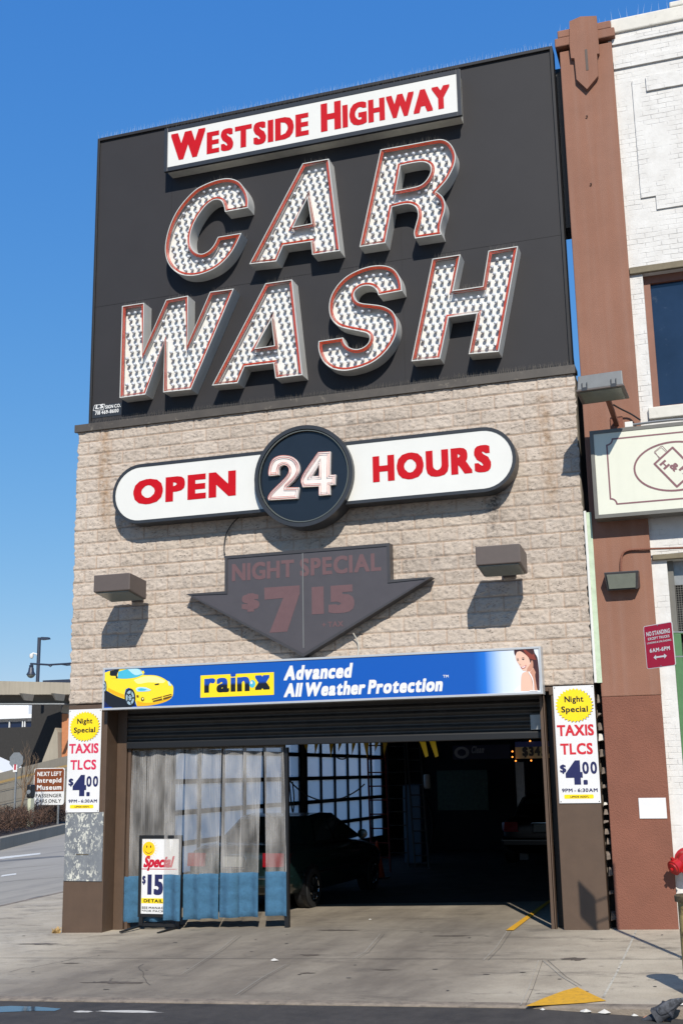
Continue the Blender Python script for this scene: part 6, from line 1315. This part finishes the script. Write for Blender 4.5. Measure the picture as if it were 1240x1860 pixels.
hh = gz1 - zm; mb = MB(); text("NEXT LEFT", -gw * .78, gw * .8, gz1 - hh * .33, gz1 - hh * .15, -.017, (.03, .02), .1, mb=mb, T=T); text("Intrepid", -gw * .76, gw * .8, gz1 - hh * .61, gz1 - hh * .41, -.017, (.035, .025), .1, mb=mb, T=T); text("Museum", -gw * .78, gw * .82, gz1 - hh * .91, gz1 - hh * .70, -.017, (.035, .025), .1, mb=mb, T=T); obj('white_lettering', mb, 'white_print', gsn)
hh = zm - gz0; mb = MB(); text("PASSENGER", -gw * .85, gw * .85, zm - hh * .42, zm - hh * .14, -.013, (.02, .015), .1, mb=mb, T=T); text("CARS ONLY", -gw * .85, gw * .82, zm - hh * .84, zm - hh * .56, -.013, (.02, .015), .1, mb=mb, T=T); obj('dark_lettering', mb, 'black_print', gsn)
for x in (gx - gw * .7, gx + gw * .62): mb = MB(); mb.bar((x, Y + .03, -.1), (x, Y + .03, gz1 - .1), .06); obj('post', mb, 'galv', gsn)
# meter cabinet behind the hedge
Y = 27.; a, b = P(49, 1500, Y), P(62, 1425, Y); mc = thing('ticket_machine', (a[0], Y, z0h), 'pale ticket machine with black head behind the hedge', 'ticket machine'); zs = P(55, 1450, Y)[2]
mb = MB(); mb.box(a[0] - .02, b[0] - .12, Y, Y + .3, 0, zs); obj('case', mb, 'pale_plastic', mc, bevel=.03); mb = MB(); mb.box(a[0] - .05, b[0] - .09, Y - .06, Y + .3, zs + .01, b[2]); obj('head', mb, 'black_metal', mc, bevel=.06)
mb = MB(); mb.lathe((a[0] + .07, Y - .061, zs + .25), (0, -1, 0), [(0, .09), (.02, .085), (.022, .05)], 14); obj('dial', mb, 'galv', mc)
# octagonal sign seen from behind with a red and white plate
Y = 27.; q = P(30, 1381, Y); st_ = thing('stop_sign_back', (q[0], Y, 0), 'grey back of an octagonal sign above a small red and white plate', 'street sign'); r_ = .34
mb = MB(); mb.prism([(q[0] + r_ * math.cos(math.pi / 8 + i * math.pi / 4), q[2] + r_ * math.sin(math.pi / 8 + i * math.pi / 4)) for i in range(8)], [], Y, Y + .01); obj('octagon', mb, 'galv', st_)
a, b = P(24.5, 1400, Y), P(32.5, 1387.5, Y); mb = MB(); mb.box(a[0], b[0], Y - .02, Y - .01, a[2] - .05, b[2] - .03); obj('plate', mb, 'white_print', st_)
mb = MB()
for k in range(3): z = a[2] + (b[2] - a[2]) * (.12 + k * .28); mb.box(a[0] + .05, b[0] - .05, Y - .023, Y - .0205, z, z + .07)
obj('red_bands', mb, 'sign_red', st_); mb = MB(); mb.bar((q[0], Y + .04, -.1), (q[0], Y + .04, q[2]), .06); obj('post', mb, 'galv', st_)
# ramp wall climbing to the right, viaduct above
def wallseg(mb, pts, th, m=None):                 # pts: (u, v_top, Y) with bottom row below or None
    for (ua, va, ya, ba), (ub, vb, yb, bb_) in zip(pts[:-1], pts[1:]):
        A = P(ua, va, ya); B = P(ub, vb, yb); a0 = ZA - .2 if ba is None else P(ua, ba, ya)[2]; b0 = ZA - .2 if bb_ is None else P(ub, bb_, yb)[2]; t_ = Vector((0, th, 0))
        lo = [Vector((A[0], A[1], a0)), Vector((B[0], B[1], b0))]; hi = [Vector(A), Vector(B)]; mb.hexa([lo[0], lo[1], lo[1] + t_, lo[0] + t_, hi[0], hi[1], hi[1] + t_, hi[0] + t_], m)
    return mb
rw = thing('ramp_wall', tuple(P(30, 1470, 33)), 'tan concrete ramp wall rising to the right behind the hedge', 'wall')
mb = wallseg(MB(), [(-40, 1434, 31, None), (130, 1397, 37, None)], .5); obj('wall', mb, 'concrete_wall', rw)
mb = wallseg(MB(), [(-40, 1414, 31.1, 1434.2), (130, 1371, 37.1, 1397.2)], .4); obj('parapet', mb, 'concrete_wall', rw)
mb = wallseg(MB(), [(-40, 1416.5 + 12, 30.93, 1421 + 12), (130, 1387, 36.93, 1391)], .06); obj('ledge', mb, 'ochre', rw)
mb = wallseg(MB(), [(-40, 1444, 30.96, 1444.8), (130, 1408, 36.96, 1408.8)], .03); wallseg(mb, [(-40, 1466, 30.96, 1466.8), (130, 1430, 36.96, 1430.8)], .03); obj('joint_line', mb, 'concrete_dark', rw)
vd = thing('viaduct', tuple(P(60, 1300, 50)), 'elevated concrete highway viaduct crossing behind the hedge', 'bridge')
mb = wallseg(MB(), [(-80, 1235, 48, 1262), (150, 1240.5, 51, 1261)], 10.); obj('deck', mb, 'concrete_wall', vd)
mb = wallseg(MB(), [(-80, 1262.2, 48.8, 1277), (119, 1261.2, 51.4, 1277)], .5); obj('girder', mb, 'concrete_dark', vd)
mb = wallseg(MB(), [(-80, 1277.2, 48.5, 1279.5), (117, 1277.2, 51.1, 1279.5)], 1.); obj('girder_flange', mb, 'galv', vd)
for u_ in (44, 101): mb = MB(); a, b = P(u_ - 3, 1272, 48.6), P(u_ + 3, 1260, 48.6); mb.hexa([(a[0] + .1, 48.6, a[2]), (b[0] - .05, 48.6, a[2]), (b[0] - .05, 49.5, a[2]), (a[0] + .1, 49.5, a[2]), (a[0] + .1, 48.1, b[2]), (b[0] + .05, 48.1, b[2]), (b[0] + .05, 49.5, b[2]), (a[0] + .1, 49.5, b[2])]); obj('bracket', mb, 'concrete_wall', vd)
Y = 52; pr = [XZ(p, Y) for p in ((122, 1260), (150, 1262), (150, 1300), (111, 1294))]; mb = MB(); mb.prism(pr, [], Y, Y + 3)
pr = [XZ(p, Y) for p in ((104, 1322), (108, 1330), (109, 1390), (109, 1440), (60, 1440), (82, 1378))]; mb.prism(pr, [], Y - .2, Y + 2.5); obj('pier', mb, 'concrete_wall', vd)
mb = MB(); pr = [XZ(p, Y) for p in ((110, 1296), (150, 1298), (150, 1440), (109, 1440))]; mb.prism(pr, [], Y + .2, Y + 2); obj('brick_infill', mb, 'brick_orange', vd)
Y = 60; mb = MB(); a, b = P(52, 1440, Y), P(112, 1276, Y); mb.box(a[0], b[0], Y, Y + 1, -.2, b[2]); a, b = P(-80, 1440, Y + 4), P(90, 1319, Y + 4); mb.box(a[0], b[0], Y + 4, Y + 5, -.2, b[2]); obj('underpass_wall', mb, 'far_shade', vd)  # dark backdrop: shade under the viaduct is put into the wall colour
mb = MB(); a, b = P(78, 1239, 54), P(140, 1233, 54); mb.box(a[0], b[0], 54, 55, a[2] - .3, b[2]); obj('guard_rail', mb, 'lamp_blue', vd)
Y = 80; wb = thing('white_building', tuple(P(30, 1320, Y)), 'bright white building with dark windows glimpsed under the viaduct', 'building')
a, b = P(-80, 1330, Y), P(53, 1270, Y); mb = MB(); mb.box(a[0], b[0], Y, Y + 8, a[2] - 3, b[2]); a, b = P(-80, 1309, Y - 2), P(77, 1296, Y - 2); mb.box(a[0], b[0], Y - 2, Y + 6, a[2], b[2]); obj('wall', mb, 'far_white', wb)
a, b = P(-80, 1326, Y - 1.5), P(77, 1309.3, Y - 1.5); obj('window_band', MB().box(a[0], b[0], Y - 1.5, Y - 1, a[2], b[2]), 'far_glass', wb)
mb = MB()
for u_ in (16, 40, 44, 66): a, b = P(u_, 1326, Y - 1.7), P(u_ + 2, 1309.2, Y - 1.7); mb.box(a[0], b[0], Y - 1.7, Y - 1.55, a[2], b[2])
a, b = P(60, 1326, Y - 1.7), P(77, 1324.5, Y - 1.7); mb.box(a[0], b[0], Y - 1.7, Y - 1.55, a[2], b[2]); obj('mullion', mb, 'far_white', wb)
a, b = P(-60, 1400, 44), P(22, 1383, 44); mb = MB(); mb.hexa([(a[0], 44, a[2] - 1), (b[0], 44, a[2] - 1), (b[0], 47, a[2] - 1), (a[0], 47, a[2] - 1), (a[0], 44, b[2] + .4), (b[0], 44, a[2] - .3), (b[0], 47, a[2] - .3), (a[0], 47, b[2] + .4)]); obj('white_awning', mb, 'far_white', label='white sloping roof edge showing above the ramp wall at far left', category='roof')
# lamps
Y = 58; pb_, pt2 = P(70, 1238, Y), P(72, 1158, Y); lp = thing('highway_lamp', (pb_[0], Y, pb_[2]), 'tall dark highway lamp post with one short arm on the viaduct', 'street lamp')
mb = MB(); mb.tube([(pt2[0], Y, pb_[2] - .3), (pt2[0], Y, pt2[2])], .13, 8); obj('pole', mb, 'lamp_blue', lp, smooth=True)
q = P(88, 1159, Y); mb = MB(); mb.bar((pt2[0], Y, pt2[2] - .1), (q[0] - .3, Y, q[2]), .12); obj('arm', mb, 'lamp_blue', lp); mb = MB(); mb.hexa([(q[0] - .5, Y - .2, q[2] - .12), (q[0] + .1, Y - .2, q[2] - .08), (q[0] + .1, Y + .2, q[2] - .08), (q[0] - .5, Y + .2, q[2] - .12), (q[0] - .5, Y - .15, q[2] + .1), (q[0] + .05, Y - .15, q[2] + .05), (q[0] + .05, Y + .15, q[2] + .05), (q[0] - .5, Y + .15, q[2] + .1)]); obj('lamp_head', mb, 'lamp_blue', lp)
cp = thing('camera_dome', tuple(P(58, 1192, Y)), 'small white camera dome on a curved arm of the highway lamp post', 'camera'); mb = MB(); mb.tube([P(71, 1196, Y), P(67, 1188, Y), P(61, 1186.5, Y), P(58, 1188, Y)], .06, 6); obj('arm', mb, 'white_print', cp, smooth=True); q = P(58, 1188, Y); mb = MB(); mb.lathe(q, (0, 0, -1), [(-.05, .04), (0, .15), (.2, .15), (.3, .1), (.33, .02)], 10); obj('dome', mb, 'white_print', cp, smooth=True)
Y = 36; q = P(57.5, 1209, Y); bl_ = thing('bell_lamp', tuple(q), 'old style dark bell shaped street lamp hanging from a long arm', 'street lamp')
mb = MB(); s_ = 1.0; mb.lathe(q, (0, 0, -1), [(-.12, .02), (-.05, .05), (0, .12), (.08, .10), (.12, .13), (.3, .15), (.42, .22), (.46, .24)], 14); obj('bell_shade', mb, 'lamp_blue', bl_, smooth=True)
mb = MB(); mb.lathe((q[0], q[1], q[2] - .46), (0, 0, -1), [(0, .21), (.06, .19), (.14, .11), (.17, .02)], 14); obj('globe', mb, 'lamp_lens', bl_, smooth=True)
mb = MB(); e = P(150, 1203, Y); mb.tube([(q[0] - .05, Y, q[2] + .1), tuple(P(90, 1207.5, Y)), tuple(P(122, 1205.5, Y)), tuple(e)], .05, 7); mb.tube([tuple(P(88, 1208, Y)), tuple(P(92, 1211, Y)), tuple(P(97, 1207, Y))], .025, 5); mb.tube([tuple(P(110, 1206.5, Y)), tuple(P(122, 1208.5, Y)), tuple(P(140, 1207, Y))], .03, 5); mb.tube([tuple(e), (e[0], Y, -.2)], .12, 8); obj('arm', mb, 'lamp_blue', bl_, smooth=True)
